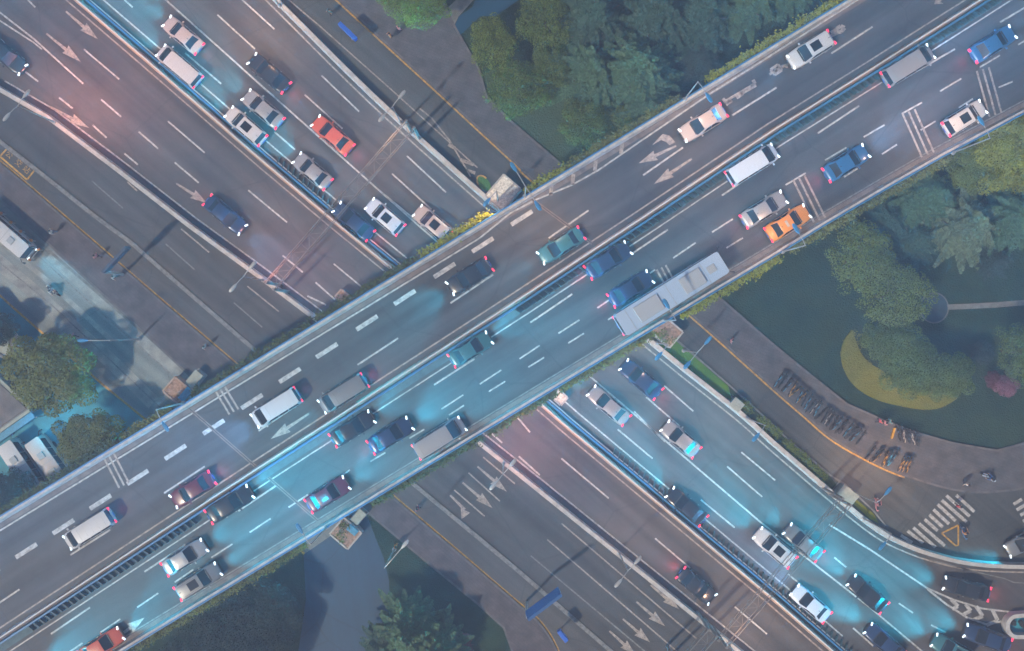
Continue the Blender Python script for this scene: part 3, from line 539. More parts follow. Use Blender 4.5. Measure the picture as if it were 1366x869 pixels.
# ------------------------------------------------------------------ sign gantries and signs
def gantry(a, b, label, z=6.2):
    A_, B_ = P(*a, z), P(*b, z); t = thing('sign_gantry', Vector((A_.x, A_.y, 0)), label, 'gantry')
    d = (B_-A_).normalized(); n = Vector((-d.y, d.x, 0)); L = (B_-A_).length
    for s in (-1, 1):
        for dz in (0, 0.9):
            mb = MB(); mb.tube([A_ + n*s*0.55 + Vector((0, 0, dz)), B_ + n*s*0.55 + Vector((0, 0, dz))], 0.045, 6); mb.build('chord', M['warmpaint'], t)
    mb = MB(); k = 0
    while k*1.2 < L-0.6:
        p, q = A_ + d*k*1.2, A_ + d*min(L, (k+1)*1.2); s = 1 if k % 2 else -1
        mb.tube([p + n*s*0.55, q - n*s*0.55], 0.017, 5); mb.tube([p - n*0.55, p + n*0.55], 0.017, 5)
        mb.tube([p + n*0.55, q + n*0.55 + Vector((0, 0, 0.9))], 0.017, 5); mb.tube([p - n*0.55, q - n*0.55 + Vector((0, 0, 0.9))], 0.017, 5); k += 1
    mb.build('lattice', M['warmpaint'], t)
    for e in (A_, B_):
        for s in (-1, 1):
            mb = MB(); mb.tube([Vector((e.x, e.y, 0)) + n*s*0.5, e + n*s*0.5 + Vector((0, 0, 0.9))], 0.15, 8); mb.build('post', M['warmpaint'], t)
    return t
M['warmpaint'] = mat('gantry_paint', (0.19, 0.18, 0.175), 0.5, var=0.25, scale=1.5)
gantry((548,168), (362,382), 'lattice sign gantry spanning both carriageways above the flyover')
gantry((1126,668), (962,856), 'lattice sign gantry spanning both carriageways near the bottom right')
gantry((949,842), (906,890), 'short lattice gantry arm over the service road at the bottom edge', z=5.8)
def big_sign(base, a, b, label, m, z=5.5, text=None):
    A_, B_ = P(*a, z), P(*b, z); bs = Vector((A_.x, A_.y, 0.14)); t = thing('road_sign', bs, label, 'road sign'); d = (B_-A_).normalized(); n = Vector((-d.y, d.x, 0)); c = (A_+B_)/2; L = (B_-A_).length
    mb = MB(); mb.tube([bs, Vector((bs.x, bs.y, z+0.6))], 0.14, 8, r1=0.10); mb.build('pole', M['pole'], t)
    mb = MB(); mb.tube([Vector((bs.x, bs.y, z+0.4)), Vector((B_.x, B_.y, z+0.4))], 0.08, 6); mb.build('arm', M[m], t)
    mb = MB(); mb.box(c + Vector((0, 0, 0.1)), (L, 0.30, 2.0), math.atan2(d.y, d.x), tilt=('X', R(9))); mb.build('panel', M[m], t, bevel=0.02)
    return t
big_sign((697,826), (703,822), (747,789), 'blue-green overhead road sign reaching across the kerb near the bottom', 'signpanel')
big_sign((140,363), (140,363), (171,330), 'dark overhead road sign reaching across the left yellow line', 'signdark', z=5.0)
def edge_sign(a, b, label, z=3.0):
    A_, B_ = P(*a, z), P(*b, z); c = (A_+B_)/2; d = (B_-A_).normalized(); t = thing('blue_sign', Vector((c.x, c.y, 0.02)), label, 'road sign'); L = (B_-A_).length
    mb = MB(); mb.tube([(c.x, c.y, 0.02), (c.x, c.y, z)], 0.07, 8); mb.build('pole', M['pole'], t)
    mb = MB(); mb.box((c.x, c.y, z), (L, 0.42, 0.9), math.atan2(d.y, d.x)); mb.build('panel', M['signblue'], t, bevel=0.04)
    mb = MB(); mb.box((c.x, c.y, z-0.53), (L*0.96, 0.2, 0.1), math.atan2(d.y, d.x)); mb.build('bracket', M['pole'], t)
edge_sign((453,32), (475,53), 'bright blue road sign on the frontage road at the top')
edge_sign((745,841), (756,855), 'small bright blue sign on the pavement at the bottom edge', z=2.6)

# ------------------------------------------------------------------ planters, cabinets, buildings
def planter(px, py, w, l, ang, h, label, wallm, fillm, tarp=None, name='planter_box', greens=0):
    c = P(px, py, h); t = thing(name, Vector((c.x, c.y, 0)), label, 'planter'); a = R(ang); rt = Matrix.Rotation(a, 3, 'Z')
    mb = MB()
    for x, y, dx, dy in ((w/2, 0, 0.16, l), (-w/2, 0, 0.16, l), (0, l/2, w-0.162, 0.16), (0, -l/2, w-0.162, 0.16)):
        p = rt @ Vector((x, y, 0)); mb.box((c.x+p.x, c.y+p.y, h/2), (dx, dy, h), a)
    mb.build('wall', M[wallm], t)
    mb = MB(); n = 10; rng = random.Random(int(px)); vs = []
    for i in range(n+1):
        for j in range(n+1):
            p = rt @ Vector(((i/n-0.5)*(w-0.17), (j/n-0.5)*(l-0.17), 0)); vs.append((c.x+p.x, c.y+p.y, h-0.18 + rng.random()*0.14))
    mb.add(vs, [(i*(n+1)+j, (i+1)*(n+1)+j, (i+1)*(n+1)+j+1, i*(n+1)+j+1) for i in range(n) for j in range(n)]); mb.build('fill', M[fillm], t, smooth=True)
    if tarp:
        p = rt @ Vector((tarp[0], tarp[1], 0)); mb = MB(); vs = []
        for i in range(9):
            for j in range(7):
                q = rt @ Vector((tarp[0]+(i/8-0.5)*tarp[2], tarp[1]+(j/6-0.5)*tarp[3], 0)); vs.append((c.x+q.x, c.y+q.y, h+0.12+0.05*math.sin(i*1.7)*math.cos(j*1.1)))
        mb.add(vs, [(i*7+j, (i+1)*7+j, (i+1)*7+j+1, i*7+j+1) for i in range(8) for j in range(6)]); o = mb.build('tarpaulin', M['tarp'], t, smooth=True)
        md = o.modifiers.new('thickness', 'SOLIDIFY'); md.thickness = 0.04
    if greens:
        mb = MB(); rng = random.Random(int(px)+1)
        for _ in range(greens):
            q = rt @ Vector((rng.uniform(-.4, .4)*w, rng.uniform(-.4, .4)*l, 0)); leaves(mb, (c.x+q.x, c.y+q.y, h+0.15), 26, (0.22, 0.22, 0.1), 0.1, rng)
        mb.build('foliage', LEAF['olive'], t, fix=False)
planter(671, 257, 2.3, 2.9, LOW, 1.6, 'square planter box filled with pale gravel beside the twin-headed lamp', 'pale', 'gravel')
planter(236, 522, 2.2, 1.9, LOW, 1.6, 'planter box with rusty brick fill and a blue tarpaulin, left by the flyover', 'barwarm', 'rust', tarp=(0.9, 0.35, 0.75, 1.5))
planter(461, 712, 2.4, 2.2, LOW, 1.5, 'planter box with a teal tarpaulin at the head of the dark side road', 'pale', 'rust', tarp=(0.3, 0.75, 1.1, 0.7), greens=8)
planter(890, 443, 2.5, 2.1, LOW, 1.6, 'brick-red filled planter box below the flyover near the long bus', 'pale', 'rust', greens=5)
planter(456, 396, 1.1, 1.0, LOW, 1.2, 'small round-cornered pinkish planter under the parapet, between the lane dashes', 'barwarm', 'rust')
planter(594, 304, 1.7, 0.8, LOW, 1.0, 'narrow pink planter on the carriageway where it meets the parapet hedge', 'barwarm', 'rust', greens=2)
planter(747, 531, 1.2, 1.1, LOW, 1.0, 'pale planter by the median barrier just below the flyover', 'pale', 'gravel')
def cabinet(px, py, w, l, ang, h, label, split=True):
    c = P(px, py, h); t = thing('utility_cabinet', Vector((c.x, c.y, 0.02)), label, 'cabinet'); a = R(ang); rt = Matrix.Rotation(a, 3, 'Z')
    for s in ((-1, 1) if split else (0,)):
        p = rt @ Vector((s*w/4, 0, 0)); ww = w/2-0.06 if split else w
        mb = MB(); mb.box((c.x+p.x, c.y+p.y, h/2), (ww, l, h), a); mb.build('body', M['cabinet'], t, bevel=0.04)
        mb = MB(); mb.box((c.x+p.x, c.y+p.y, h+0.05), (ww+0.12, l+0.12, 0.08), a); mb.build('lid', M['cabinet'], t, bevel=0.02)
    mb = MB(); mb.box((c.x, c.y, 0.08), (w+0.3, l+0.3, 0.16), a); mb.build('plinth', M['concrete'], t)
cabinet(1130.5, 661, 1.9, 1.25, LOW, 1.6, 'pale green twin utility cabinet behind the curved barrier')
cabinet(983, 540, 1.1, 0.9, LOW, 1.4, 'single pale utility cabinet at the dark gap in the hedge strip', split=False)
cabinet(259, 506, 0.9, 1.6, LOW, 1.2, 'grey utility cabinet between blue tarpaulin and flyover', split=False)
cabinet(478, 690, 0.8, 1.4, LOW, 1.2, 'grey utility cabinet beside the teal tarpaulin planter', split=False)
# turf strips on the frontage median
ts = MB(); ts.prism([(p.x, p.y) for p in PP([(876,459),(899,453),(971,515),(977,536),(962,526)], 0.1)], 0.0, 0.17); tag(ts.build('grass_strip', M['turf']), kind='structure')
ts = MB(); ts.prism([(p.x, p.y) for p in PP([(978,537),(972,516),(1020,559),(1053,591),(1107,636),(1122,655),(1112,658),(1040,596),(1000,560)], 0.1)], 0.0, 0.16); tag(ts.build('soil_strip', M['mulch']), kind='structure')
for q, lb in (([(988,536),(1004,551)], 'short clipped hedge in the frontage strip next to the single pale cabinet'), ([(1012,558),(1040,582)], 'middle clipped hedge in the strip behind the curved barrier'), ([(1046,589),(1100,640)], 'longest clipped hedge in the strip, ending at the pale twin cabinet')):
    pp = PP(q, 0.5); c = (pp[0]+pp[1])/2; t = thing('clipped_hedge', Vector((c.x, c.y, 0.1)), lb, 'hedge'); rng = random.Random(int(q[0][0])); mb = MB(); mb.tube([Vector((p.x, p.y, 0.3)) for p in pp], 0.25, 7); mb.build('branch_core', LEAF['dusky'], t)
    mb = MB()
    for p, d in walk(pp, 0.12): leaves(mb, (p.x, p.y, 0.45), 22, (0.1, 0.1, 0.10), 0.085, rng, up=1.0); n_ = Vector((-d.y, d.x, 0)); [leaves(mb, p + n_*rng.uniform(-.55, .55), 6, (0.1, 0.1, 0.08), 0.085, rng, up=1.0) for _ in range(4)]
    mb.build('foliage', LEAF['fresh'], t, fix=False)
ts = MB(); ts.prism([(p.x, p.y) for p in PP([(1138,672),(1143,667),(1165,685),(1172,698),(1160,692)], 0.1)], 0.0, 0.16); tag(ts.build('grass_strip', M['crescent']), kind='structure')
kerb('kerb', [(899,452),(971,514),(1020,558),(1053,590),(1107,635),(1128,648),(1165,683),(1180,702)], w=0.16, h=0.16)
ov = [(645.5+12*math.cos(a)*math.cos(.9)-7*math.sin(a)*math.sin(.9), 245+12*math.cos(a)*math.sin(.9)+7*math.sin(a)*math.cos(.9)) for a in [k*.2618 for k in range(24)]]
o = MB(); o.prism([(p.x, p.y) for p in PP(ov, 0.1)], 0.0, 0.18); isl = tag(o.build('traffic_island', M['turf']), kind='structure')
mb = MB(); mb.ribbon(PP(ov[7:18], 0.1), 0.16, 0.19); tag(mb.build('island_kerb', M['yellow'], isl), kind='structure')
# barrier nose of the gore
nose = thing('crash_cushion', P(1352, 833, 0.02), 'rounded pale barrier nose at the end of the white chevrons', 'barrier')
pts = [(1420,812)] + [(1352+13*math.cos(a), 833-14*math.sin(a)) for a in [1.5+k*0.26 for k in range(13)]] + [(1420,846)]
mb = MB(); mb.sweep(PP(pts, 0), [(-0.28, 0.02), (0.28, 0.02), (0.2, 0.9), (-0.2, 0.9)]); mb.build('barrier_body', M['pale'], nose)
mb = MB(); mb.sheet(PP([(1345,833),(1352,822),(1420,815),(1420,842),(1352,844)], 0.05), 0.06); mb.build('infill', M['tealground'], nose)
mb = MB()
rng = random.Random(5)
for _ in range(9):
    q = P(1352+rng.random()*22, 828+rng.random()*10, 0.3); mb.lathe([(0.0, .45), (0.2, 0.4), (0.24, 0.0)], (q.x, q.y, 0.06), n=8)
mb.build('drum', M['dark'], nose)
# flat-roofed buildings at the left edge
def low_building(poly, h, label, roofm, wallm):
    q = PP(poly, h); c = sum(q, Vector())/len(q); t = thing('low_building', Vector((c.x, c.y, 0)), label, 'building')
    mb = MB(); mb.prism([(p.x, p.y) for p in q], 0, h-0.25); mb.build('wall', M[wallm], t)
    inner = [c + (p-c)*0.94 for p in q]; mb = MB(); mb.prism([(p.x, p.y) for p in inner], h-0.26, h-0.15); rf = mb.build('roof', M[roofm], t)
    mb = MB(); n = len(q)
    for i in range(n):
        a, b = q[i], q[(i+1) % n]; mb.sweep([a, b], [(0, h-0.27), (0.3, h-0.27), (0.3, h), (0, h)])
    mb.build('coping', M['cabinet'] if h > 3 else M['bldg'], t)
    rng = random.Random(3); mb = MB(); e1, e2 = q[1]-q[0], q[-1]-q[0]
    mb.box(q[0] + e1*0.6 + e2*0.45 + Vector((0, 0, 0.25)), (0.9, 0.7, 0.6), 0.5); mb.lathe([(0.16, 0), (0.16, 0.7), (0.26, 0.75), (0.0, 0.9)], q[0] + e1*0.75 + e2*0.3, n=10); mb.build('vent', M['cabinet'], rf)
low_building([(-70,470),(-6,505),(38,546),(-70,622)], 3.2, 'grey flat-roofed low building at the left edge below the big tree', 'roofgrey', 'bldg')
low_building([(-60,420),(-28,402),(12,452),(18,482),(-4,470),(-50,470)], 2.6, 'pale small roof at the left edge by the yellow line', 'cabinet', 'pale')
cn = thing('bus_shelter', P(28, 575, 0), 'teal strip canopy over the yard beside the parked buses', 'shelter')
q = PP([(-40,600),(40,548),(47,557),(-35,614)], 2.6); mb = MB(); mb.prism([(p.x, p.y) for p in q], 2.5, 2.62); mb.build('canopy', M['tarp'], cn)
for p in q:
    mb = MB(); mb.tube([(p.x*0.999, p.y, 0), (p.x*0.999, p.y, 2.5)], 0.06, 6); mb.build('post', M['pole'], cn)
glow(cn, P(52, 578, 4.6), TEAL, 800)  # teal light added to tint the yard; no lamp stands here
# bus stop guard rail with orange caps
gr = thing('guard_rail', P(28, 309, 0.02), 'white guard rail with orange caps round the bus stop', 'railing')
q = [(-12,273),(2,285),(15,297),(28,309),(42,321),(52,333),(40,347)]
for z in (0.5, 0.95):
    mb = MB(); mb.tube(PP(q, z), 0.05, 6); mb.build('rail', M['pole'], gr)
for x, y in q:
    p = P(x, y, 0.95); mb = MB(); mb.tube([(p.x, p.y, 0.02), (p.x, p.y, 1.0)], 0.07, 8); ps = mb.build('post', M['pole'], gr)
    mb = MB(); mb.lathe([(0.0, 0.22), (0.14, 0.16), (0.17, 0.0), (0.0, 0.0)], (p.x, p.y, 1.0), n=10); mb.build('cap', M['orange'], ps)

# ------------------------------------------------------------------ park: yellow bed, path, ring
bed = [(1137,440),(1126,455),(1122,474),(1127,495),(1141,516),(1168,533),(1205,543),(1240,547),(1262,541),(1278,528),(1268,505),(1230,505),(1190,500),(1155,480),(1142,455)]
mb = MB(); mb.prism([(p.x, p.y) for p in PP(catmull(bed + bed[:1], 3), 0.1)], -0.1, 0.12); tag(mb.build('flower_bed', M['crescent']), kind='structure')
rng = random.Random(11); mb = MB()
for _ in range(900):
    x, y = rng.choice(bed[:10]); x2, y2 = rng.choice(bed[10:]); k = 0.06+rng.random()**1.5*0.42; q = P(x+(x2-x)*k+rng.uniform(-1, 1), y+(y2-y)*k+rng.uniform(-1, 1), 0.16)
    leaves(mb, q, 2, (0.1, 0.1, 0.02), 0.06, rng, up=2.0)
tag(mb.build('ground_cover', LEAF['cover'], fix=False), kind='stuff')
mb = MB(); mb.ribbon(PP([(1264,410),(1290,409),(1330,407),(1366,404),(1460,398)], -0.07), 0.55, -0.07); tag(mb.build('garden_path', M['path']), kind='structure')
ring = [(1246+19*math.cos(a), 411+20*math.sin(a)) for a in [k*0.2094 for k in range(31)]]
mb = MB(); mb.sheet(PP(ring[:-1], -0.08)); mb.ribbon(PP(ring, -0.074), 0.14, -0.074, mat=1); tag(mb.build('round_plaza', [M['netblue'], M['kerbdark']]), kind='structure')
mb = MB(); mb.sheet(PP([(605,38),(612,22),(630,10),(640,-15),(700,-40),(700,-5),(672,14),(660,22),(640,22),(622,40),(612,48)], Z0+0.13)); tag(mb.build('pond', M['water']), kind='structure')
mb = MB(); mb.sheet(PP([(598,10),(640,-30),(650,-20),(612,22),(605,36)], Z0+0.125)); tag(mb.build('pond_edge', M['path']), kind='structure')

# ------------------------------------------------------------------ trees
def crown_broad(seed, lumps=46, per=340, leaf=0.13, lump_r=(0.75, 1.35), flat=0.55):
    """billowing crown: leaf-covered lumps over an uneven dome, gaps between them"""
    rng = random.Random(seed); mb = MB(); ph = [rng.uniform(0, 6.28) for _ in range(4)]
    for i in range(lumps):
        a = i*2.39996 + rng.uniform(-.35, .35); q = math.sqrt((i+0.5)/lumps)*(0.9+0.16*rng.random())
        edge = 3.75*(1 + 0.10*math.sin(2*a+ph[0]) + 0.09*math.sin(3*a+ph[1]) + 0.05*math.sin(5*a+ph[2])); rr = q*edge
        c = Vector((rr*math.cos(a), rr*math.sin(a), flat*(5.2*math.sqrt(max(0.0, 1-(q*0.95)**2)) - 2.2) + rng.uniform(-.45, .45))); lr = rng.uniform(*lump_r)
        for _ in range(int(per*(lr/1.05)**2)):
            z = rng.uniform(-0.35, 1); th = rng.uniform(0, 6.2832); w = math.sqrt(1-z*z); n = Vector((w*math.cos(th), w*math.sin(th), z)); p = c + n*lr*(0.78+0.3*rng.random())
            nv = (n*1.0 + Vector((rng.gauss(0, .55), rng.gauss(0, .55), rng.gauss(0.35, .45)))).normalized(); u = nv.orthogonal().normalized(); u = Matrix.Rotation(rng.random()*6.28, 3, nv) @ u; v = nv.cross(u); k = leaf*(0.6+rng.random()*0.8)
            mb.add([p-u*k, p-v*k*0.6, p+u*k, p+v*k*0.6], [(0, 1, 2, 3)])
    for _ in range(1500):                                  # loose inner leaves
        a = rng.uniform(0, 6.28); q = math.sqrt(rng.random())*3.6; leaves(mb, (q*math.cos(a), q*math.sin(a), rng.uniform(-1.2, 0.3)), 1, (.1, .1, .1), leaf, rng)
    return mb
def crown_conifer(seed, levels=13, leaf=0.15):
    rng = random.Random(seed); mb = MB()
    for L in range(levels):
        k = L/(levels-1); zz = -2.2 + k*6.2; rad = 5.0*(1-k)**0.75 + 0.25; nb = max(5, int(11*(1-k)+4))
        for b in range(nb):
            a = 6.28*(b+rng.random()*0.7)/nb; rl = rad*(0.55+0.6*rng.random()); d = Vector((math.cos(a), math.sin(a), 0)); s = Vector((-d.y, d.x, 0))
            n = int(rl*11)
            for i in range(n):
                t = (i+0.5)/n; w = 0.62*(1-t)**0.6*(rad/5+0.35) + 0.08
                for sd in (-1, 1):
                    p0 = d*rl*t + Vector((0, 0, zz - 0.55*t*t*rl*0.35)); tip = p0 + (s*sd*w + d*w*0.8) + Vector((0, 0, rng.uniform(-0.18, 0.12))); u = (tip-p0); v = u.cross(Vector((0, 0, 1))).normalized()*leaf*(0.7+0.6*rng.random()); v.z += rng.uniform(-.05, .05)
                    mb.add([p0-v*0.4, p0+u*0.5-v, tip, p0+u*0.5+v], [(0, 1, 2, 3)])
    return mb
def trunk_mesh(seed, limbs=6, tall=False):
    rng = random.Random(seed); mb = MB(); mb.tube([(0, 0, -5.2), (0.1, 0.05, -2.5), (0, 0, 0.2 if not tall else 3.6)], 0.36, 8, r1=0.12 if not tall else 0.04)
    for k in range(limbs):
        a = 6.28*k/limbs + rng.random(); d = Vector((math.cos(a), math.sin(a), 0)); r = rng.uniform(1.8, 3.2)
        mb.tube([(0.05, 0, -2.6+k*0.25), d*r*0.5 + Vector((0, 0, -1.2)), d*r + Vector((0, 0, 0.3))], 0.16, 6, r1=0.04)
    return mb
proto = {}
def get_mesh(kind, var, mname):
    key = (kind, var, mname)
    if key not in proto:
        mb = crown_broad(var*17+3, 46, 380, 0.125) if kind == 'broad' else crown_broad(var*29+5, 100, 185, 0.11, (0.5, 0.9), 0.6) if kind == 'fine' else crown_conifer(var*13+1)
        o = mb.build('crown', LEAF[mname], fix=False, base=(0, 0, 0)); proto[key] = o.data; bpy.data.objects.remove(o)
    return proto[key]
trunks = []
for k in range(3):
    o = trunk_mesh(k+40, tall=(k == 2)).build('trunk', M['bark'], base=(0, 0, 0), smooth=True); trunks.append(o.data); bpy.data.objects.remove(o)
def tree(px, py, r, kind, mname, label, var=0, h=5.2, name=None, cat='tree', group=None):
    var = (var + int(px)//7) % (6 if kind == 'conifer' else 4)
    z = h; c = P(px, py, z); s = r/F*(H-z)/(4.6 if kind == 'conifer' else 4.95)
    t = thing(name or {'broad': 'broadleaf_tree', 'fine': 'round_tree', 'conifer': 'conifer_tree'}[kind], Vector((c.x, c.y, -0.1)), label, cat, group)
    o = bpy.data.objects.new('crown', get_mesh(kind, var, mname)); C.objects.link(o); o.parent = t; o.location = (0, 0, h); rz = (px*7.3 + py*3.1) % 6.28; o.rotation_euler = (0, 0, rz); zs = min(s, 1.25)*(0.9+0.2*((px*13) % 7)/7); o.scale = (s, s*(0.9+((py*11) % 5)/25), zs)
    k = bpy.data.objects.new('trunk', trunks[2 if kind == 'conifer' else var % 2]); C.objects.link(k); k.parent = t; k.location = (0, 0, h); k.scale = (max(s, 0.5), max(s, 0.5), (h+0.1)/5.2); k.rotation_euler = (0, 0, rz)
    return t
G1, G2 = 'trees of the upper park', 'trees of the right-hand park'
tree(70, 497, 69, 'broad', 'olive', 'big olive-green tree overhanging the bus road at the left', 0, 4.2)
tree(118, 585, 50, 'broad', 'olive', 'smaller olive tree beside the flyover, just below the big left tree', 1, 4.5)
tree(10, 655, 38, 'broad', 'dusky', 'dark teal shrubby tree behind the numbered bus', 0, 3.5)
tree(2, 440, 26, 'broad', 'dusky', 'small dark tree at the left edge above the pale roof', 1, 3.0)
for a in [(558,2,48,'fine','fresh','round green tree at the top edge beside the plaza',0,5), (520,-14,32,'fine','fresh','green tree cut by the top edge, left of the round one',1,4.5),
          (657,60,45,'fine','fresh','rounded green tree between the pond and the plaza corner',1,5), (692,118,50,'fine','mid','broad green tree whose crown overlaps the plaza edge',0,5),
          (728,28,48,'fine','mid','mid-green tree right of the pond',1,5.5), (735,85,40,'fine','mid','green tree in the middle of the upper park beside conifers',0,5),
          (782,165,46,'fine','mid','green tree above the parapet hedge, beside the small lawn',1,4), (835,165,34,'fine','fresh','small green tree squeezed between conifers and parapet hedge',0,3.5)]:
    tree(*a, group=G1)
for a in [(790,20,70,'conifer','darkc','dark conifer at the top edge right of the mid-green tree',0,6), (850,90,66,'conifer','conifer','feathery conifer in the centre of the upper park',1,6), (790,92,56,'conifer','conifer','conifer beside the mid-green tree, left of the feathery one',2,5.5), (868,150,50,'conifer','conifer','pale-tipped conifer nearest the parapet hedge',0,5),
          (880,20,62,'conifer','darkc','dark conifer third along the top edge',1,6), (940,15,56,'conifer','darkc','dark conifer at the top edge over the leaning lamp',2,6), (1000,-5,56,'conifer','conifer','conifer at the top edge beside the upper parapet',0,5.5), (1050,-20,46,'conifer','conifer','last conifer at the top edge before the flyover',1,5), (935,80,34,'conifer','dusky','small murky conifer behind the leaning lamp',2,3.5)]:
    tree(*a, group=G1)
for a in [(1152,345,60,'fine','fresh','large fresh green round tree nearest the lower parapet',0,5.5), (1195,393,56,'fine','fresh','large fresh green tree beside the ring of blue paving',1,5), (1345,205,66,'broad','lime','lime-yellow tree at the right edge beside the flyover lamp',0,5), (1295,225,42,'broad','fresh','green tree left of the lime-yellow one',1,5),
          (1180,456,34,'broad','mid','green tree at the top of the yellow bed',1,4), (1211,483,50,'broad','mid','dark green tree in the middle of the yellow bed',0,4.5), (1266,504,37,'broad','mid','green tree at the right end of the yellow bed',1,4), (1366,470,48,'fine','mid','green tree cut by the right edge below the garden path',1,4.5), (1370,150,40,'broad','lime','yellow-green tree in the right corner above the lime one',1,4)]:
    tree(*a, group=G2)
for a in [(1235,262,56,'conifer','conifer','conifer behind the parapet hedge between fresh green and lime trees',0,5), (1290,300,62,'conifer','greyg','grey-green feathery conifer above the garden path',1,5.5), (1350,290,56,'conifer','conifer','conifer at the right edge below the lime-yellow tree',2,5.5), (1180,295,40,'conifer','darkc','dark conifer behind the large fresh green tree',2,4), (1225,320,40,'conifer','darkc','dark small conifer between grey-green conifer and fresh green tree',0,4), (1330,345,30,'conifer','dusky','small dim conifer just above the garden path',1,3.5)]:
    tree(*a, group=G2)
for a in [(1343,515,19,'broad','pink','pink flowering bush near the right edge',0,1.6), (1325,506,14,'broad','red','dark red bush beside the pink one',1,1.4), (1350,497,11,'broad','greyg','pale grey-green bush above the pink one',1,1.4), (1310,470,20,'broad','dusky','low dark bush on the lawn below the garden path',0,1.2)]:
    tree(*a, name='garden_bush', cat='bush')
for a in [(300,838,62,'fine','dusky','dark rounded tree at the left of the bottom thicket',0,4), (355,818,56,'fine','dusky','dark rounded tree beside the side road in the bottom thicket',1,4), (350,875,60,'fine','dusky','dark tree cut by the bottom edge left of the side road',0,4), (255,882,56,'fine','dusky','dark tree at the bottom edge under the flyover corner',1,4),
          (540,845,54,'conifer','conifer','conifer at the bottom edge right of the side road',0,5), (580,870,50,'conifer','conifer','conifer at the bottom edge beside the verge',1,4.5), (520,880,46,'conifer','darkc','dark conifer at the bottom edge nearest the side road',2,4.5), (612,860,22,'broad','red','reddish low bush on the verge at the bottom edge',1,1.5)]:
    tree(*a, group='trees below the flyover')
for k, (px, py, r) in enumerate([(182,872,3), (130,575,4)]): pass

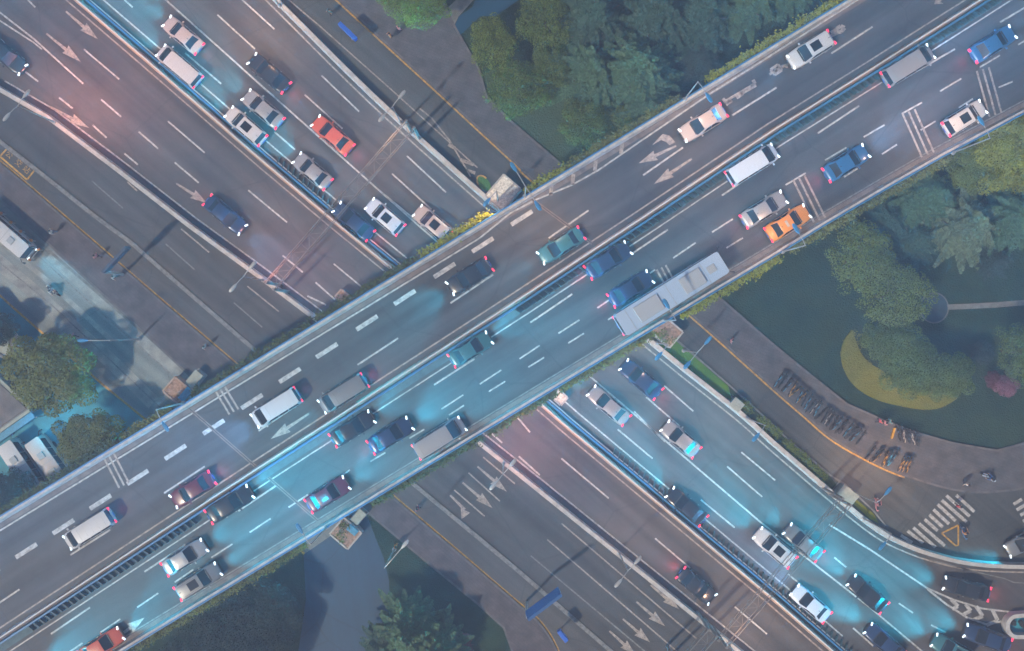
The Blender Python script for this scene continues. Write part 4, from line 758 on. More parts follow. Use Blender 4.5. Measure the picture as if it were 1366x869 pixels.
# ------------------------------------------------------------------ vehicles
def loft(mb, st, mat=0, closed=True):
    """st: list of (x, [(y, z), ...]) half sections from the sill up to the centre line, mirrored"""
    n = None; vs = []
    for x, half in st:
        ringp = [(x, y, z) for y, z in half] + [(x, -y, z) for y, z in half[::-1] if abs(y) > 1e-6]; n = len(ringp); vs += ringp
    fs = []
    for i in range(len(st)-1):
        for k in range(n): fs.append((i*n+k, (i+1)*n+k, (i+1)*n+(k+1) % n, i*n+(k+1) % n))
    fs += [tuple(range(n)), tuple(range((len(st)-1)*n, len(st)*n))[::-1]]
    mb.add(vs, fs, mat)
def car_proto(kind, paint, lights='both'):
    root = bpy.data.objects.new('proto', None); C.objects.link(root)
    if kind == 'sedan': L, Wd, Hh, belt, wb = 4.7, 1.82, 1.46, 0.92, 2.7
    elif kind == 'suv': L, Wd, Hh, belt, wb = 4.6, 1.86, 1.68, 1.05, 2.65
    elif kind == 'van': L, Wd, Hh, belt, wb = 5.3, 1.94, 1.95, 1.10, 3.1
    elif kind == 'minibus': L, Wd, Hh, belt, wb = 7.0, 1.85, 2.5, 1.3, 4.0
    else: L, Wd, Hh, belt, wb = 11.5, 2.5, 3.1, 1.5, 5.9
    hl, hw = L/2, Wd/2; mb = MB()
    def sec(w, top, crown=0.03): return [(w*0.90, 0.26), (w, 0.48), (w*1.0, top*0.72), (w*0.95, top-0.06), (w*0.80, top), (w*0.40, top+crown), (0, top+crown*1.2)]
    if kind in ('sedan', 'suv'):
        hood = belt-0.04 if kind == 'sedan' else belt
        st = [(-hl, sec(hw*0.74, belt*0.72)), (-hl+0.07, sec(hw*0.86, belt*0.96)), (-hl+0.35, sec(hw*0.96, belt+0.04)), (-hl+1.0, sec(hw, belt+0.05)), (-0.2, sec(hw, belt+0.03)), (0.9, sec(hw*0.99, hood+0.03)), (hl-0.9, sec(hw*0.98, hood-0.05)), (hl-0.35, sec(hw*0.92, hood-0.15)), (hl-0.08, sec(hw*0.78, hood-0.27)), (hl, sec(hw*0.62, hood-0.38))]
    elif kind == 'van':
        st = [(-hl, sec(hw*0.86, belt*0.95)), (-hl+0.08, sec(hw*0.96, belt)), (-1.0, sec(hw, belt)), (1.4, sec(hw*0.99, belt-0.02)), (hl-0.55, sec(hw*0.95, belt-0.16)), (hl-0.15, sec(hw*0.84, belt-0.32)), (hl, sec(hw*0.68, belt-0.5))]
    else:
        st = [(-hl, sec(hw*0.93, belt)), (-hl+0.12, sec(hw, belt)), (hl-0.15, sec(hw, belt)), (hl, sec(hw*0.92, belt))]
    loft(mb, st); body = mb.build('body', paint, root, smooth=True)
    md = body.modifiers.new('smooth', 'SUBSURF'); md.levels = 1; md.render_levels = 1
    # cabin: base ring at the belt line, roof ring above
    if kind == 'sedan': xb0, xb1, xr0, xr1 = -1.75, 1.05, -1.05, 0.28
    elif kind == 'suv': xb0, xb1, xr0, xr1 = -2.15, 1.10, -1.85, 0.40
    elif kind == 'van': xb0, xb1, xr0, xr1 = -2.58, 1.95, -2.45, 1.10
    else: xb0, xb1, xr0, xr1 = -hl+0.04, hl-0.04, -hl+0.10, hl-0.16; kind, big = 'bus', kind == 'bus'
    wb_, wr = hw*0.93, hw*(0.74 if kind == 'sedan' else 0.80 if kind != 'bus' else 0.92)
    zb, zr = belt+0.0, Hh
    base = [(xb0, wb_*0.88), (xb0+0.3, wb_), (xb1-0.45, wb_), (xb1, wb_*0.88)]; roof = [(xr0, wr*0.90), (xr0+0.18, wr), (xr1-0.25, wr), (xr1, wr*0.94)]
    mb = MB(); ringb = [Vector((x, y, zb-0.03)) for x, y in base] + [Vector((x, -y, zb-0.03)) for x, y in base[::-1]]; ringr = [Vector((x, y, zr-0.05)) for x, y in roof] + [Vector((x, -y, zr-0.05)) for x, y in roof[::-1]]
    n = 8; mb.add(ringb + ringr, [(k, (k+1) % n, n+(k+1) % n, n+k) for k in range(n)] + [tuple(range(n-1, -1, -1)), tuple(range(n, 2*n))]); cab = mb.build('cabin', paint, root, bevel=0.03, smooth=False)
    # roof skin with a crown
    mb = MB(); vs = []; nx, ny = 8, 6
    for i in range(nx+1):
        u = i/nx; x = xr0-0.04 + (xr1-xr0+0.08)*u; wloc = (wr-0.0)*(1 - 0.12*(abs(u-0.5)*2)**6)
        for j in range(ny+1):
            v = j/ny*2-1; vs.append((x, v*wloc, zr-0.045 + 0.065*(1-abs(v)**3)*(1-0.7*(abs(u-0.5)*2)**4)))
    mb.add(vs, [(i*(ny+1)+j, (i+1)*(ny+1)+j, (i+1)*(ny+1)+j+1, i*(ny+1)+j+1) for i in range(nx) for j in range(ny)]); mb.build('roof', paint, root, smooth=True)
    def pane(name, a, b, c, d, inset=0.08, m=None):
        a, b, c, d = [Vector(q) for q in (a, b, c, d)]; ce = (a+b+c+d)/4; nn = (b-a).cross(d-a).normalized()
        if nn.dot(ce - Vector((0, 0, zb*0.6))) < 0: nn = -nn
        q = [v.lerp(ce, inset) + nn*0.012 for v in (a, b, c, d)]; q2 = [v - nn*0.03 for v in q]
        mb = MB(); mb.add(q + q2, [(0, 1, 2, 3), (7, 6, 5, 4), (0, 4, 5, 1), (1, 5, 6, 2), (2, 6, 7, 3), (3, 7, 4, 0)]); return mb.build(name, m or M['glass'], root)
    zz = zb-0.03; zt = zr-0.05
    pane('windscreen', (xb1, wb_*.88, zz), (xb1, -wb_*.88, zz), (xr1, -wr*.94, zt), (xr1, wr*.94, zt), 0.03)
    pane('rear_window', (xb0, -wb_*.88, zz), (xb0, wb_*.88, zz), (xr0, wr*.9, zt), (xr0, -wr*.9, zt), 0.06)
    for s in (1, -1):
        xa0, xa1, xc0, xc1 = base[1][0], base[2][0], roof[1][0], roof[2][0]; cuts = [0, .5, 1] if kind in ('sedan', 'suv') else [0, .34, .67, 1] if kind == 'van' else [0, .16, .32, .48, .64, .8, 1]
        for u0, u1 in zip(cuts, cuts[1:]):
            pane('side_window', (xa0+(xa1-xa0)*u0, s*wb_, zz), (xa0+(xa1-xa0)*u1, s*wb_, zz), (xc0+(xc1-xc0)*u1, s*wr, zt), (xc0+(xc1-xc0)*u0, s*wr, zt), 0.07)
        hz_ = (belt-0.26) if kind in ('sedan', 'suv') else 0.72 if kind == 'van' else 0.75
        hx = hl-0.16 if kind != 'bus' else hl-0.02
        mb = MB(); mb.box((hx, s*hw*0.67, hz_), (0.15, 0.36, 0.13), s*-0.36); mb.build('headlight', M['head'] if lights in ('both', 'head') else M['rim'], root, bevel=0.03)
        mb = MB(); mb.box((-hl+0.06, s*hw*0.72, belt-0.12 if kind != 'bus' else 1.0), (0.16, 0.34, 0.20), s*0.2); mb.build('tail_light', M['tail'], root, bevel=0.02)
        if kind != 'bus':
            mb = MB(); mb.box((xb1-0.35, s*(hw+0.10), belt+0.06), (0.14, 0.22, 0.15), s*-0.1); mb.build('mirror', paint, root, bevel=0.03)
        else:
            mb = MB(); mb.tube([(hl-0.1, s*hw*0.9, Hh-.3), (hl+0.28, s*(hw+0.14), Hh-.35), (hl+0.32, s*(hw+0.14), Hh-.9)], 0.045, 6); mb.box((hl+0.32, s*(hw+0.14), Hh-.85), (0.12, 0.2, 0.42)); mb.build('mirror', M['trim'], root)
        for x in ((wb/2, -wb/2) if kind != 'bus' or not big else (hl-2.6, -hl+3.2)):
            rw = 0.33 if kind != 'bus' else 0.48 if big else 0.38
            mb = MB(); mb.lathe([(0.0, -0.1), (rw*0.62, -0.1), (rw*0.95, -0.1), (rw, -0.07), (rw, 0.07), (rw*0.95, 0.1), (rw*0.62, 0.1), (0, 0.1)], (x, s*(hw-0.10), rw), axis='Y', n=18); w_ = mb.build('wheel', M['tyre'], root, smooth=False)
            mb = MB(); mb.lathe([(0.0, 0.0), (rw*0.58, 0.0), (rw*0.6, 0.02), (0.0, 0.03)], (x, s*(hw-0.10)+s*0.095, rw), axis='Y', n=14); mb.build('rim', M['rim'], w_)
    mb = MB(); mb.box((hl-0.0 if kind == 'bus' else hl-0.03, 0, 0.42), (0.12, Wd*0.62, 0.16)); mb.build('front_bumper', M['trim'], root, bevel=0.03)
    mb = MB(); mb.box((-hl, 0, 0.44), (0.12, Wd*0.7, 0.16)); mb.build('rear_bumper', M['trim'], root, bevel=0.03)
    mb = MB(); mb.box((-hl-0.02, 0, 0.66), (0.05, 0.44, 0.14)); mb.build('number_plate', M['plate'], root)
    if kind == 'bus':
        for x, l in ((2.2, 2.2), (-2.6, 2.6)) if big else ((1.5, .7),):
            mb = MB(); mb.box((x, 0, Hh+(0.13 if big else 0.07)), (l, 1.6 if big else .7, 0.26 if big else .14)); mb.build('air_conditioner', M['buslid'], root, bevel=0.06)
        mb = MB(); mb.box((4.3 if big else -.6, 0, Hh+0.06), (0.8, 0.75, 0.1)); mb.build('roof_hatch', M['buslid'], root, bevel=0.03)
        for x in (-4.6, -0.2, 3.6) if big else (0.6, -1.6):
            mb = MB(); mb.box((x, 0, Hh+0.006), (0.05, Wd*0.86, 0.05)); mb.build('roof_seam', M['buslid'], root)
    if kind in ('sedan', 'suv', 'van'):
        mb = MB(); mb.box((xb1+0.07, 0, belt+(0.035 if kind != 'van' else -0.02)), (0.13, wb_*1.5, 0.03)); mb.build('cowl', M['trim'], root)
        mb = MB()
        for s_ in (-0.25, 0.35): mb.tube([(xb1+0.06, s_*hw-0.25, belt+0.06), (xb1-0.12, s_*hw+0.25, belt+0.17)], 0.012, 4)
        mb.build('wiper', M['trim'], root)
        mb = MB(); mb.box((hl-0.05, 0, 0.60), (0.10, Wd*0.44, 0.13)); mb.build('grille', M['trim'], root, bevel=0.02)
        for s_ in (1, -1):
            for xs in (0.15, -0.85) if kind != 'van' else (1.0, -0.3):
                mb = MB(); mb.box((xs, s_*(hw*0.995), belt-0.12), (0.16, 0.03, 0.03)); mb.build('door_handle', M['rim'], root)
    if kind == 'van':
        for k in range(5):
            mb = MB(); mb.box((xr0+0.45+k*(xr1-xr0-0.9)/4, 0, Hh+0.012), (0.06, wr*1.5, 0.02)); mb.build('roof_rib', paint, root)
    if kind == 'suv':
        for s_ in (1, -1):
            mb = MB(); mb.tube([(xr0+0.2, s_*wr*0.86, Hh), (xr0+0.3, s_*wr*0.86, Hh+0.05), (xr1-0.3, s_*wr*0.86, Hh+0.05), (xr1-0.2, s_*wr*0.86, Hh)], 0.017, 5); mb.build('roof_rail', M['rim'], root)
        mb = MB(); mb.box((-0.35, 0, Hh+0.016), (0.95, wr*1.15, 0.012)); mb.build('sunroof', M['glass'], root)
    if kind == 'sedan' or kind == 'suv':
        mb = MB(); mb.box((xr0+0.12, 0, Hh+0.05), (0.16, 0.05, 0.09)); mb.build('antenna', M['trim'], root)
    return root
M['buslid'] = mat('bus_roof_unit', (0.33, 0.36, 0.40), 0.6)
PAINT = {k: mat('car_paint_'+k, c, r, metal=mt, coat=0.6) for k, (c, r, mt) in dict(white=((0.52, 0.53, 0.56), .35, 0), silver=((0.34, 0.35, 0.37), .35, .35), grey=((0.20, 0.21, 0.22), .35, .3), black=((0.022, 0.024, 0.03), .25, 0), navy=((0.02, 0.045, 0.11), .28, .1), blue=((0.03, 0.14, 0.34), .3, .1), red=((0.34, 0.03, 0.045), .3, 0), maroon=((0.12, 0.02, 0.04), .3, 0), orange=((0.62, 0.24, 0.03), .35, 0), vermilion=((0.55, 0.10, 0.05), .35, 0), bluewhite=((0.50, 0.62, 0.78), .35, 0), buspaint=((0.34, 0.45, 0.60), .45, 0), teal=((0.04, 0.16, 0.19), .3, .1), pinkwhite=((0.46, 0.39, 0.38), .35, 0)).items()}
vproto = {}
def falloff(l, kind):
    l.use_nodes = True; t = l.node_tree; e = [n for n in t.nodes if n.type == 'EMISSION'][0]; f = t.nodes.new('ShaderNodeLightFalloff'); f.inputs['Strength'].default_value = 1.0; t.links.new(f.outputs[kind], e.inputs['Strength'])
def headbeam(root, L, col, power):
    l = bpy.data.lights.new('headlight_beam', 'SPOT'); l.color = col; l.energy = power; l.spot_size = R(84); l.spot_blend = 1.0; l.shadow_soft_size = 0.35; l.energy = min(power, 1800)*0.27; falloff(l, 'Constant')
    o = bpy.data.objects.new('headlight_beam', l); C.objects.link(o); o.parent = root; o.location = (L/2+0.1, 0, 0.95)
    d = Vector((0.93, 0, -0.38)); o.rotation_euler = d.to_track_quat('-Z', 'Y').to_euler()
def tailglow(root, L, power):
    l = bpy.data.lights.new('tail_glow', 'SPOT'); l.color = (1.0, 0.08, 0.14); l.energy = power*0.6; l.spot_size = R(120); l.spot_blend = 1.0; l.shadow_soft_size = 0.3
    o = bpy.data.objects.new('tail_glow', l); C.objects.link(o); o.parent = root; o.location = (-L/2-0.2, 0, 0.8); o.rotation_euler = Vector((-0.8, 0, -0.6)).to_track_quat('-Z', 'Y').to_euler()
LEN = dict(sedan=4.7, suv=4.6, van=5.3, bus=11.5, minibus=7.0); MID = dict(sedan=0.9, suv=1.0, van=1.5, bus=2.6, minibus=2.4)
def vehicle(kind, px, py, hd, paint, label, beam=0, tailp=0, z=Z0, lights='both', group=None, col=None, name=None, cat=None):
    key = (kind, paint, lights)
    if key not in vproto: vproto[key] = car_proto(kind, PAINT[paint], lights)
    r = copy_tree(vproto[key]); r.name = name or {'sedan': 'sedan_car', 'suv': 'hatchback_car', 'van': 'minivan', 'bus': 'city_bus', 'minibus': 'minibus'}[kind]
    p = P(px, py, z+MID[kind]); r.location = (p.x, p.y, z+0.005); r.rotation_euler.z = R(hd)
    k_ = random.Random(int(px*7+py)); r.scale = (k_.uniform(.94, 1.05), k_.uniform(.96, 1.03), k_.uniform(.95, 1.04)) if kind != 'bus' else (1, 1, 1)
    tag(r, label, cat or {'sedan': 'car', 'suv': 'car', 'van': 'van', 'bus': 'bus', 'minibus': 'bus'}[kind], group)
    if beam: headbeam(r, LEN[kind], col or TEAL, beam)
    if tailp: tailglow(r, LEN[kind], tailp)
    return r
UP, DN, SE_, NW_ = 32.0, 212.0, -40.5, 139.5
ZK = ZD + 0.01
GU, GL, GW, GE = 'vehicles heading left on the flyover', 'vehicles heading right on the flyover', 'vehicles heading down right on the expressway', 'vehicles heading up left on the expressway'
for k, x, y, c, lb, bm, tl, co in [
    ('van', 115, 708, 'white', 'white minivan alone at the lower left of the flyover', 0, 60, None),
    ('sedan', 256, 654, 'maroon', 'dark maroon car with red tail lights beside the flyover median', 0, 160, None),
    ('van', 366, 545, 'white', 'white minivan casting pale blue light, beside the thick lane dashes', 1100, 60, BLUEW),
    ('van', 456, 526, 'grey', 'grey minivan with red tail lights next to the flyover median', 500, 140, TEAL),
    ('sedan', 626, 369, 'black', 'black car with bright headlights in the upper flyover lane, above the teal pool', 1500, 0, TEAL),
    ('sedan', 748, 328, 'teal', 'dark teal car close to the median at mid flyover', 350, 0, TEAL),
    ('sedan', 938, 164, 'pinkwhite', 'cream car over the lane arrows on the upper flyover', 200, 0, BLUEW),
    ('suv', 1082, 66, 'white', 'white hatchback covering the road lettering on the upper flyover', 250, 0, BLUEW)]:
    vehicle(k, x, y, DN, c, lb, bm, tl, ZK, group=GU, col=co)
for k, x, y, c, lb, bm, tl, co in [
    ('van', 1006, 218, 'bluewhite', 'bluish white minivan beside the fins of the flyover median', 120, 0, BLUEW),
    ('van', 1215, 85, 'silver', 'silver minivan near the upper right end of the flyover median', 500, 60, BLUEW),
    ('sedan', 1326, 58, 'blue', 'blue car with red tail lights near the right edge of the flyover', 150, 120, BLUEW),
    ('suv', 1288, 157, 'white', 'white hatchback by the transverse bars next to the lime tree', 0, 30, None),
    ('sedan', 1130, 217, 'blue', 'blue car throwing a blue glow ahead, left of the double transverse bars', 800, 140, BLUEW),
    ('sedan', 1020, 279, 'silver', 'silver car directly above the orange taxi', 0, 80, None),
    ('sedan', 1052, 297, 'orange', 'orange taxi with roof sign beside the lower parapet', 0, 40, None),
    ('sedan', 812, 347, 'navy', 'navy car hugging the median fins near the middle', 0, 150, None),
    ('sedan', 842, 385, 'navy', 'navy car alongside the long bluish bus', 0, 150, None),
    ('sedan', 628, 466, 'teal', 'dark teal car beside the median above the brightest teal pool', 1300, 0, TEAL),
    ('sedan', 470, 572, 'black', 'black car in the flyover lane nearest the median, left of the teal pool', 1300, 80, TEAL),
    ('sedan', 521, 581, 'navy', 'navy car in the middle lane beside the silver minivan', 1800, 160, TEAL),
    ('van', 586, 585, 'silver', 'silver minivan next to the lower parapet at mid flyover', 700, 0, TEAL),
    ('sedan', 437, 660, 'maroon', 'maroon car near the lower parapet beside the expansion joint', 1300, 120, TEAL),
    ('sedan', 246, 744, 'silver', 'silver car, upper one of the pair at lower left', 1300, 0, TEAL),
    ('suv', 264, 776, 'grey', 'grey hatchback, lower one of the pair at lower left', 1300, 0, TEAL),
    ('sedan', 306, 673, 'black', 'black car beside the median left of the expansion joint', 1700, 0, TEAL),
    ('sedan', 20, 912, 'grey', 'unseen grey car added below the bottom left corner for its teal headlight pool', 1800, 0, TEAL),  # out of view, added for the teal light it throws ahead
    ('sedan', 134, 862, 'vermilion', 'orange-red car at the bottom left corner of the flyover', 1300, 0, TEAL)]:
    vehicle(k, x, y, UP, c, lb, bm, tl, ZK, group=GL, col=co, name='taxi' if c == 'orange' else None, cat='taxi' if c == 'orange' else None)
vehicle('bus', 896, 392, 32.0, 'buspaint', 'long bluish white bus beside the lower flyover parapet', 0, 0, ZK, group=GL)
for k, x, y, c, lb, bm, tl, co in [
    ('sedan', 300, 287, 'navy', 'navy car in the pink-lit carriageway heading for the flyover', 500, 60, BLUEW),
    ('sedan', 6, 73, 'black', 'black car half cut by the left edge', 0, 0, None),
    ('sedan', 930, 783, 'black', 'black car with red tail lights near the bottom gantry', 60, 220, BLUEW)]:
    vehicle(k, x, y, SE_, c, lb, bm, tl, group=GW, col=co)
for k, x, y, c, lb, bm, tl, co in [
    ('sedan', 243, 46, 'pinkwhite', 'cream car at the top, beside the white van', 1500, 60, TEAL),
    ('van', 236, 86, 'white', 'white van next to the median at the top left', 2600, 0, TEAL),
    ('suv', 327, 168, 'white', 'white hatchback next to the median, behind the white van', 2000, 0, TEAL),
    ('sedan', 350, 145, 'silver', 'silver car in the second lane beside the white hatchback', 1300, 0, TEAL),
    ('sedan', 416, 228, 'silver', 'silver car third in the lane by the median', 1500, 0, TEAL),
    ('sedan', 358, 97, 'black', 'black car with red tail lights in the warm-lit outer lanes', 0, 120, None),
    ('sedan', 443, 180, 'vermilion', 'orange-red car in the outer lanes near the upper gantry', 150, 160, BLUEW),
    ('sedan', 471, 295, 'navy', 'navy car with red tail lights in the lane nearest the median above the flyover', 700, 160, TEAL),
    ('suv', 513, 289, 'bluewhite', 'bluish white hatchback beside the navy car above the flyover', 100, 0, BLUEW),
    ('suv', 577, 298, 'pinkwhite', 'cream hatchback half hidden by the parapet hedge', 0, 0, None),
    ('sedan', 812, 541, 'silver', 'silver car just below the flyover by the median', 1500, 40, TEAL),
    ('sedan', 855, 506, 'navy', 'navy car with red tail lights just below the flyover', 100, 200, BLUEW),
    ('sedan', 908, 586, 'silver', 'silver car in the second lane below the flyover', 500, 40, TEAL),
    ('sedan', 916, 676, 'black', 'black car by the median in the bright teal stretch', 2400, 0, TEAL),
    ('suv', 1034, 731, 'white', 'white hatchback at the lower gantry beside the median', 2200, 0, TEAL),
    ('sedan', 1072, 724, 'grey', 'grey car with red tail lights under the lower gantry', 1200, 160, TEAL),
    ('sedan', 1082, 806, 'bluewhite', 'bluish white car against the median near the bottom', 900, 0, BLUEW),
    ('sedan', 1158, 793, 'black', 'black car with bright headlights in the middle of the lower right teal stretch', 1300, 0, TEAL),
    ('sedan', 1181, 858, 'navy', 'navy car at the bottom edge left of the junction', 1300, 60, TEAL)]:
    vehicle(k, x, y, NW_, c, lb, bm, tl, group=GE, col=co)
for k, x, y, hd, c, lb, bm, tl in [('sedan', 1290, 786, 166, 'black', 'black car on the ramp above the white chevrons', 1400, 200), ('sedan', 1318, 852, 161, 'navy', 'navy car on the road below the white chevrons', 1300, 80), ('suv', 1272, 868, 152, 'teal', 'dark teal hatchback cut by the bottom edge', 1200, 0), ('sedan', 1370, 722, 211, 'grey', 'grey car coming in from the right edge with bright headlights', 900, 0)]:
    vehicle(k, x, y, hd, c, lb, bm, tl, group='vehicles at the lower right junction', col=TEAL)
bus1 = vehicle('minibus', 0, 309, SE_, 'white', 'white small bus at the guarded bus stop on the left edge', 600, 0)
bus2 = vehicle('minibus', 31, 631, 124.5, 'white', 'white small bus with a number on its roof, parked in the teal yard', 0, 0, lights='off')
bus3 = vehicle('minibus', 67, 624, 125.5, 'pinkwhite', 'cream small bus parked beside the numbered one', 0, 0, lights='off')
for b in (bus1, bus2, bus3): b['group'] = 'parked buses'
zr = 2.53
o = lettering('S', (0, 0, 0), (0, 0, 0), 1.15, M['trim'], None, 'roof_number'); o.parent = bus2; o.location = (-1.2, -0.06, zr); o.rotation_euler = (0, 0, 0); o.scale = (1.15, 1, 1)
for c, d in (((-1.2, 0.50, zr-.005), (1.0, 0.16, 0.02)), ((-1.2, -0.58, zr-.005), (1.05, 0.07, 0.02)), ((-1.95, -0.05, zr-.005), (0.09, 1.0, 0.02))):
    rn = MB(); rn.box(c, d); o = rn.build('roof_stripe', M['fin'], None, base=(0, 0, 0)); o.parent = bus2
taxi = [o for o in C.objects if o.name.startswith('taxi')][0]
mb = MB(); mb.box((-0.35, 0, 1.56), (0.22, 0.62, 0.16)); o = mb.build('roof_sign', M['pale'], None, base=(0, 0, 0)); o.parent = taxi
for r in list(vproto.values()): drop(r)

# ------------------------------------------------------------------ bicycles, scooters and people
def bike_proto(m, basket=True):
    root = bpy.data.objects.new('proto', None); C.objects.link(root)
    for x in (-0.52, 0.52):
        mb = MB(); n = 18; mb.tube([(x+0.33*math.cos(6.2832*k/n), 0.0, 0.34+0.33*math.sin(6.2832*k/n)) for k in range(n+1)], 0.028, 5)
        for k in range(4): a = k*math.pi/4; mb.tube([(x-0.32*math.cos(a), 0, 0.34-0.32*math.sin(a)), (x+0.32*math.cos(a), 0.001, 0.34+0.32*math.sin(a))], 0.006, 4)
        mb.build('wheel', M['tyre'], root)
    mb = MB()
    for a, b in [((-0.52, 0, .34), (-0.18, 0, .78)), ((-0.52, 0, .34), (-0.05, 0, .3)), ((-0.05, 0, .3), (-0.2, 0, .9)), ((-0.05, 0, .3), (0.38, 0, .85)), ((-0.18, 0, .74), (0.36, 0, .8)), ((0.52, 0, .34), (0.34, 0, 1.0))]: mb.tube([a, b], 0.03, 6)
    mb.build('frame', m, root)
    mb = MB(); mb.tube([(0.24, -0.3, 1.0), (0.36, -0.14, 1.04), (0.36, 0.14, 1.04), (0.24, 0.3, 1.0)], 0.022, 6); mb.build('handlebar', M['trim'], root)
    mb = MB(); mb.box((-0.22, 0, .93), (0.28, 0.17, 0.07)); mb.build('saddle', M['trim'], root, bevel=0.025)
    if basket:
        mb = MB(); mb.box((0.58, 0, 0.85), (0.26, 0.34, 0.2)); mb.build('basket', M['trim'], root, bevel=0.02)
    for x in (-0.52, 0.52):
        mb = MB(); mb.tube([(x+0.38*math.cos(R(q)), 0, 0.34+0.38*math.sin(R(q))) for q in range(30, 160, 20)], 0.03, 5); mb.build('mudguard', m, root)
    return root
BM = {'yellow': M['yellow'], 'dark': M['trim'], 'white': M['pale'], 'teal': M['tarp']}
bp_ = {k: bike_proto(v) for k, v in BM.items()}
def bike(px, py, hd, k, label, group):
    r = copy_tree(bp_[k]); r.name = 'bicycle'; p = P(px, py, 0.6); r.location = (p.x, p.y, Z0+0.125); r.rotation_euler = (R(random.uniform(-6, 6)), 0, R(hd)); tag(r, label, 'bicycle', group)
GB = 'bicycles parked along the kerb'
rb = random.Random(21)
for i in range(26):
    u = i/25; x = 1038 + u*108 + rb.uniform(-1.5, 1.5); y = 506 + u*78 + 9*math.sin(u*3) * 0.4 + rb.uniform(-2, 2)
    k = 'yellow' if i in (4, 5, 7) else ('white' if i in (11, 15) else 'dark' if i % 3 else 'teal')
    bike(x+2, y, 52+rb.uniform(-14, 14), k, {'yellow': 'yellow bicycle near the start of the long row on the curved pavement', 'white': 'pale bicycle in the middle of the long row on the curved pavement', 'dark': 'dark bicycle in the long row along the yellow kerb line', 'teal': 'teal bicycle in the long row along the yellow kerb line'}[k], GB + ', ' + k)
for i, (x, y, k) in enumerate([(1162,604,'dark'),(1168,608,'dark'),(1173,608,'yellow'),(1181,612,'yellow'),(1187,611,'teal'),(1191,612,'teal'),(1203,619,'yellow'),(1208,620,'yellow'),(1213,620,'yellow')]):
    bike(x, y, 60+rb.uniform(-16, 16), k, {'dark': 'dark bicycle in the short row near the zebra crossing', 'yellow': 'yellow bicycle in the short row near the zebra crossing', 'teal': 'teal bicycle in the short row near the zebra crossing'}[k], GB + ' by the crossing, ' + k)
for i, x in enumerate((1199, 1205, 1211, 1217, 1223)):
    bike(x, 578+i*1.6, 100+rb.uniform(-8, 8), 'white' if i % 2 else 'dark', ('pale' if i % 2 else 'dark') + ' bicycle in the row against the lawn, beside the yellow bar', 'bicycles parked against the lawn, ' + ('pale' if i % 2 else 'dark'))
mb = MB(); q = PP([(1188.5,585),(1193,571)], Z0+0.13); mb.sweep(q, [(-0.1, Z0+0.12), (0.1, Z0+0.12), (0.1, Z0+0.4), (-0.1, Z0+0.4)]); t = tag(mb.build('wheel_stop', M['yellow']), 'short yellow bar at the end of the bicycle row by the lawn', 'wheel stop')
for r in bp_.values(): drop(r)

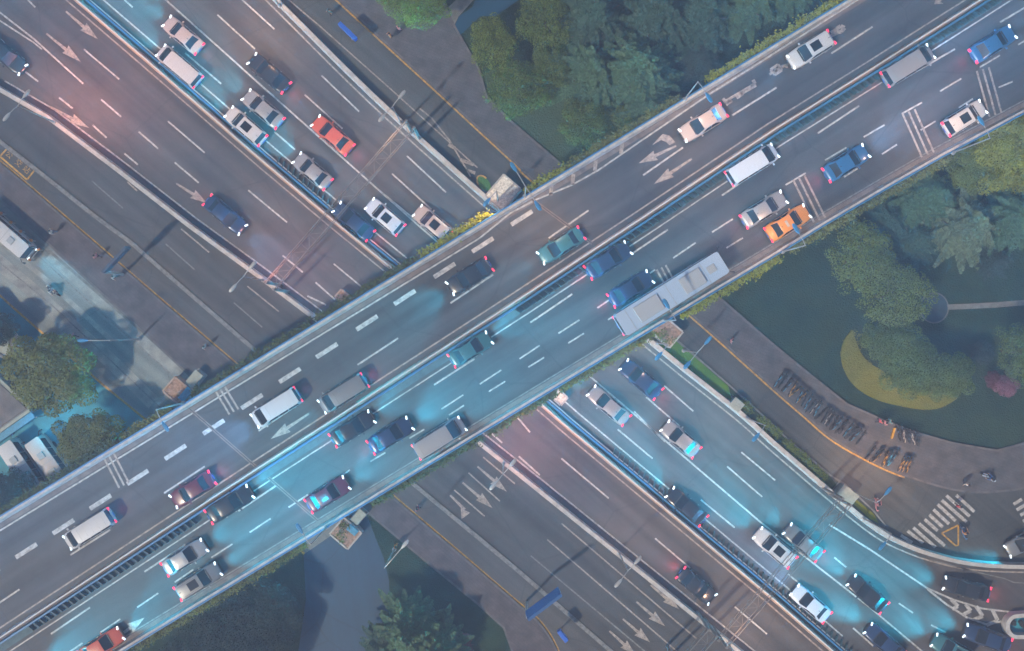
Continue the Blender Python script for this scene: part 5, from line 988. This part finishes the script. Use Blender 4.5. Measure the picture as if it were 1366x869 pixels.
def person_mesh(pose):
    J = {}
    if pose == 'walk':
        J = dict(pelvis=(0, 0, .95), chest=(0.02, 0, 1.28), neck=(0.03, 0, 1.47), head=(0.06, 0, 1.60), crown=(0.06, 0, 1.72),
                 hipL=(0, .10, .90), kneeL=(.16, .11, .50), ankL=(.10, .11, .09), toeL=(.30, .12, .04), hipR=(0, -.10, .90), kneeR=(.02, -.11, .49), ankR=(-.28, -.11, .13), toeR=(-.12, -.12, .03),
                 shL=(0.02, .19, 1.40), elL=(-.08, .25, 1.12), wrL=(.02, .27, .88), shR=(0.02, -.19, 1.40), elR=(.06, -.25, 1.12), wrR=(.22, -.26, .92))
    else:
        J = dict(pelvis=(-.12, 0, .78), chest=(-.05, 0, 1.10), neck=(0.0, 0, 1.29), head=(0.04, 0, 1.42), crown=(0.04, 0, 1.54),
                 hipL=(-.10, .11, .76), kneeL=(.30, .17, .74), ankL=(.26, .15, .33), toeL=(.44, .15, .29), hipR=(-.10, -.11, .76), kneeR=(.30, -.17, .74), ankR=(.26, -.15, .33), toeR=(.44, -.15, .29),
                 shL=(-.04, .19, 1.22), elL=(.14, .27, 1.02), wrL=(.36, .27, 1.02), shR=(-.04, -.19, 1.22), elR=(.14, -.27, 1.02), wrR=(.36, -.27, 1.02))
    rad = dict(pelvis=.15, chest=.16, neck=.06, head=.10, crown=.075, hip=.095, knee=.06, ank=.045, toe=.04, sh=.075, el=.05, wr=.034)
    E = [('pelvis','chest'),('chest','neck'),('neck','head'),('head','crown')]
    for s in 'LR': E += [('pelvis','hip'+s),('hip'+s,'knee'+s),('knee'+s,'ank'+s),('ank'+s,'toe'+s),('chest','sh'+s),('sh'+s,'el'+s),('el'+s,'wr'+s)]
    for s in 'LR':
        w = Vector(J['wr'+s]); d = (w - Vector(J['el'+s])).normalized(); n = Vector((0, 1, 0)); palm = w + d*0.08; J['palm'+s] = tuple(palm); E.append(('wr'+s, 'palm'+s))
        for i, (o, l) in enumerate(((-.03, .07), (-.01, .085), (.01, .08), (.03, .062))):
            f1 = palm + Vector((o, 0, 0)) + d*0.02; f2 = f1 + d*l + Vector((0.01, -.015 if s == 'L' else .015, 0)); J['fa%d%s' % (i, s)] = tuple(f1); J['fb%d%s' % (i, s)] = tuple(f2); E += [('palm'+s, 'fa%d%s' % (i, s)), ('fa%d%s' % (i, s), 'fb%d%s' % (i, s))]
        th = w + d*0.03 + Vector((.045, 0, 0)); J['th'+s] = tuple(th + d*0.03); E.append(('wr'+s, 'th'+s))
    keys = list(J); me = bpy.data.meshes.new('body'); me.from_pydata([J[k] for k in keys], [(keys.index(a), keys.index(b)) for a, b in E], [])
    o = bpy.data.objects.new('body', me); C.objects.link(o); md = o.modifiers.new('skin', 'SKIN'); sm = o.modifiers.new('sub', 'SUBSURF'); sm.levels = 1; sm.render_levels = 1
    if not me.skin_vertices: me.skin_vertices.new()
    for i, k in enumerate(keys):
        r = rad.get(k) or rad.get(k[:-1]) or (.036 if k.startswith('palm') else .011); me.skin_vertices[0].data[i].radius = (r, r*(1.25 if k == 'chest' else 1)); me.skin_vertices[0].data[i].use_root = (k == 'pelvis')
    bpy.context.view_layer.update(); out = bpy.data.meshes.new_from_object(o.evaluated_get(bpy.context.evaluated_depsgraph_get())); bpy.data.objects.remove(o)
    for p in out.polygons: p.use_smooth = True
    return out, J
PM = {p: person_mesh(p) for p in ('walk', 'sit')}
CL = {k: mat('cloth_'+k, c, .85) for k, c in dict(white=(.6, .6, .6), red=(.45, .05, .07), blue=(.06, .14, .35), dark=(.03, .03, .04), orange=(.6, .25, .06), denim=(.06, .09, .16), pink=(.5, .22, .25), teal=(.06, .25, .3)).items()}
def person(px, py, hd, pose, shirt, trousers, label, z=Z0+0.125, at=None):
    me, J = PM[pose]; p = at or P(px, py, z+1.0); t = thing('person', Vector((p.x, p.y, z)), label, 'person', rz=R(hd)); m = me.copy(); m.materials.clear()
    for q in (CL[shirt], CL[trousers], M['skin']): m.materials.append(q)
    pel, nk = J['pelvis'][2], J['neck'][2]
    for f in m.polygons:
        c = f.center; d1 = min((c - Vector(J['palm'+s])).length for s in 'LR'); leg = (c.z < pel+0.03) if pose == 'walk' else (c.z < pel+0.06 and abs(c.y) < 0.24 and c.x < 0.5)
        f.material_index = 2 if (c.z > nk-0.02 or d1 < 0.15) else 1 if leg else 0
    o = bpy.data.objects.new('body', m); C.objects.link(o); o.parent = t
    mb = MB(); h = Vector(J['head']); mb.lathe([(0.0, .155), (0.06, .145), (.105, .09), (.118, .02), (.10, -.05)], (h.x-.015, 0, h.z), n=14); mb.build('hair', M['hair'], None, smooth=True, base=(0, 0, 0)).parent = t
    return t
for a in [(440+0, 15, 220, 'walk', 'teal', 'dark', 'person in teal top walking on the plaza at the top'), (532, 38, 40, 'walk', 'pink', 'dark', 'person in pink top crossing the upper plaza'), (520, 47, 200, 'walk', 'orange', 'denim', 'person in orange top walking near the upper kerb'), (68, 309, 0, 'walk', 'white', 'denim', 'person in white top standing on the left pavement'), (128, 342, 140, 'walk', 'pink', 'dark', 'person in pink top by the left yellow line'), (152, 369, 320, 'walk', 'white', 'dark', 'person in white top next to the dark overhead sign'), (273, 462, 320, 'walk', 'white', 'denim', 'person in white top at the lower end of the left pavement'), (97, 449, 140, 'walk', 'pink', 'dark', 'person in pink top on the bus road beside the big tree'),
          (1174, 562, 20, 'walk', 'red', 'dark', 'person in red top at the lawn edge of the curved pavement'), (1181, 564, 200, 'walk', 'pink', 'dark', 'person in pink top beside the one in red'), (1188, 562, 200, 'walk', 'teal', 'denim', 'person in teal top at the lawn edge by the yellow bar'), (1279, 676, 60, 'walk', 'red', 'dark', 'person in dark red top on the zebra crossing'), (976, 454, 320, 'walk', 'pink', 'dark', 'person in pink top on the pavement by the park lawn'), (528, 728, 320, 'walk', 'orange', 'dark', 'person in orange top by the slim grey lamp'), (557, 679, 140, 'walk', 'red', 'dark', 'person in red top on the service road near the flyover'), (1290, 646, 250, 'walk', 'white', 'dark', 'person in white top at the kerb above the crossing')]:
    person(*a[:6], a[6], z=Z0+0.125 if a[0] not in (97, 557, 1279) else Z0)
def scooter(px, py, hd, m, label, rider, rl):
    p = P(px, py, 0.6); t = thing('scooter', Vector((p.x, p.y, Z0)), label, 'scooter', rz=R(hd)); L = lambda mb, n, mm, **k: setattr(mb.build(n, mm, None, base=(0, 0, 0), **k), 'parent', t)
    for x in (-.58, .62):
        mb = MB(); mb.lathe([(0, -.05), (.2, -.05), (.24, 0), (.2, .05), (0, .05)], (x, 0, .24), axis='Y', n=16); L(mb, 'wheel', M['tyre'])
    mb = MB(); loft(mb, [(-.8, [(.05, .5), (.1, .6), (0, .66)]), (-.5, [(.14, .34), (.17, .6), (0, .7)]), (-.1, [(.13, .28), (.15, .5), (0, .62)]), (.05, [(.16, .26), (.18, .3), (0, .32)]), (.34, [(.16, .26), (.18, .3), (0, .33)])]); L(mb, 'body', m, smooth=False)
    mb = MB(); mb.box((.44, 0, .62), (.09, .36, .66), tilt=('Y', R(-14))); L(mb, 'leg_shield', m, bevel=.03)
    mb = MB(); mb.box((-.32, 0, .73), (.62, .26, .09)); L(mb, 'seat', M['trim'], bevel=.03)
    mb = MB(); mb.tube([(.30, -.32, 1.0), (.40, -.1, 1.02), (.40, .1, 1.02), (.30, .32, 1.0)], .025, 6); mb.tube([(.62, 0, .24), (.40, 0, 1.02)], .035, 6); L(mb, 'handlebar', M['trim'])
    mb = MB(); mb.box((.54, 0, .84), (.08, .16, .12)); L(mb, 'headlight', M['rim'], bevel=.02)
    person(0, 0, hd, 'sit', rider[0], rider[1], rl, z=Z0, at=Vector((p.x, p.y, 0)))
scooter(70, 388, SE_, M['pale'], 'pale scooter crossing the bus road at the left', ('white', 'dark'), 'person in white riding the pale scooter on the bus road')
scooter(1170, 672, 95, CL['pink'], 'pinkish scooter on the warm-lit frontage road', ('pink', 'denim'), 'person in pink riding the scooter on the warm-lit frontage road')
scooter(1286, 710, 110, PAINT['blue'], 'blue scooter beside the yellow triangle marking', ('orange', 'dark'), 'person in orange riding the blue scooter by the triangle marking')
scooter(1319, 637, 150, PAINT['bluewhite'], 'pale blue scooter on the paving above the crossing', ('blue', 'dark'), 'person in blue riding the pale blue scooter on the paving')
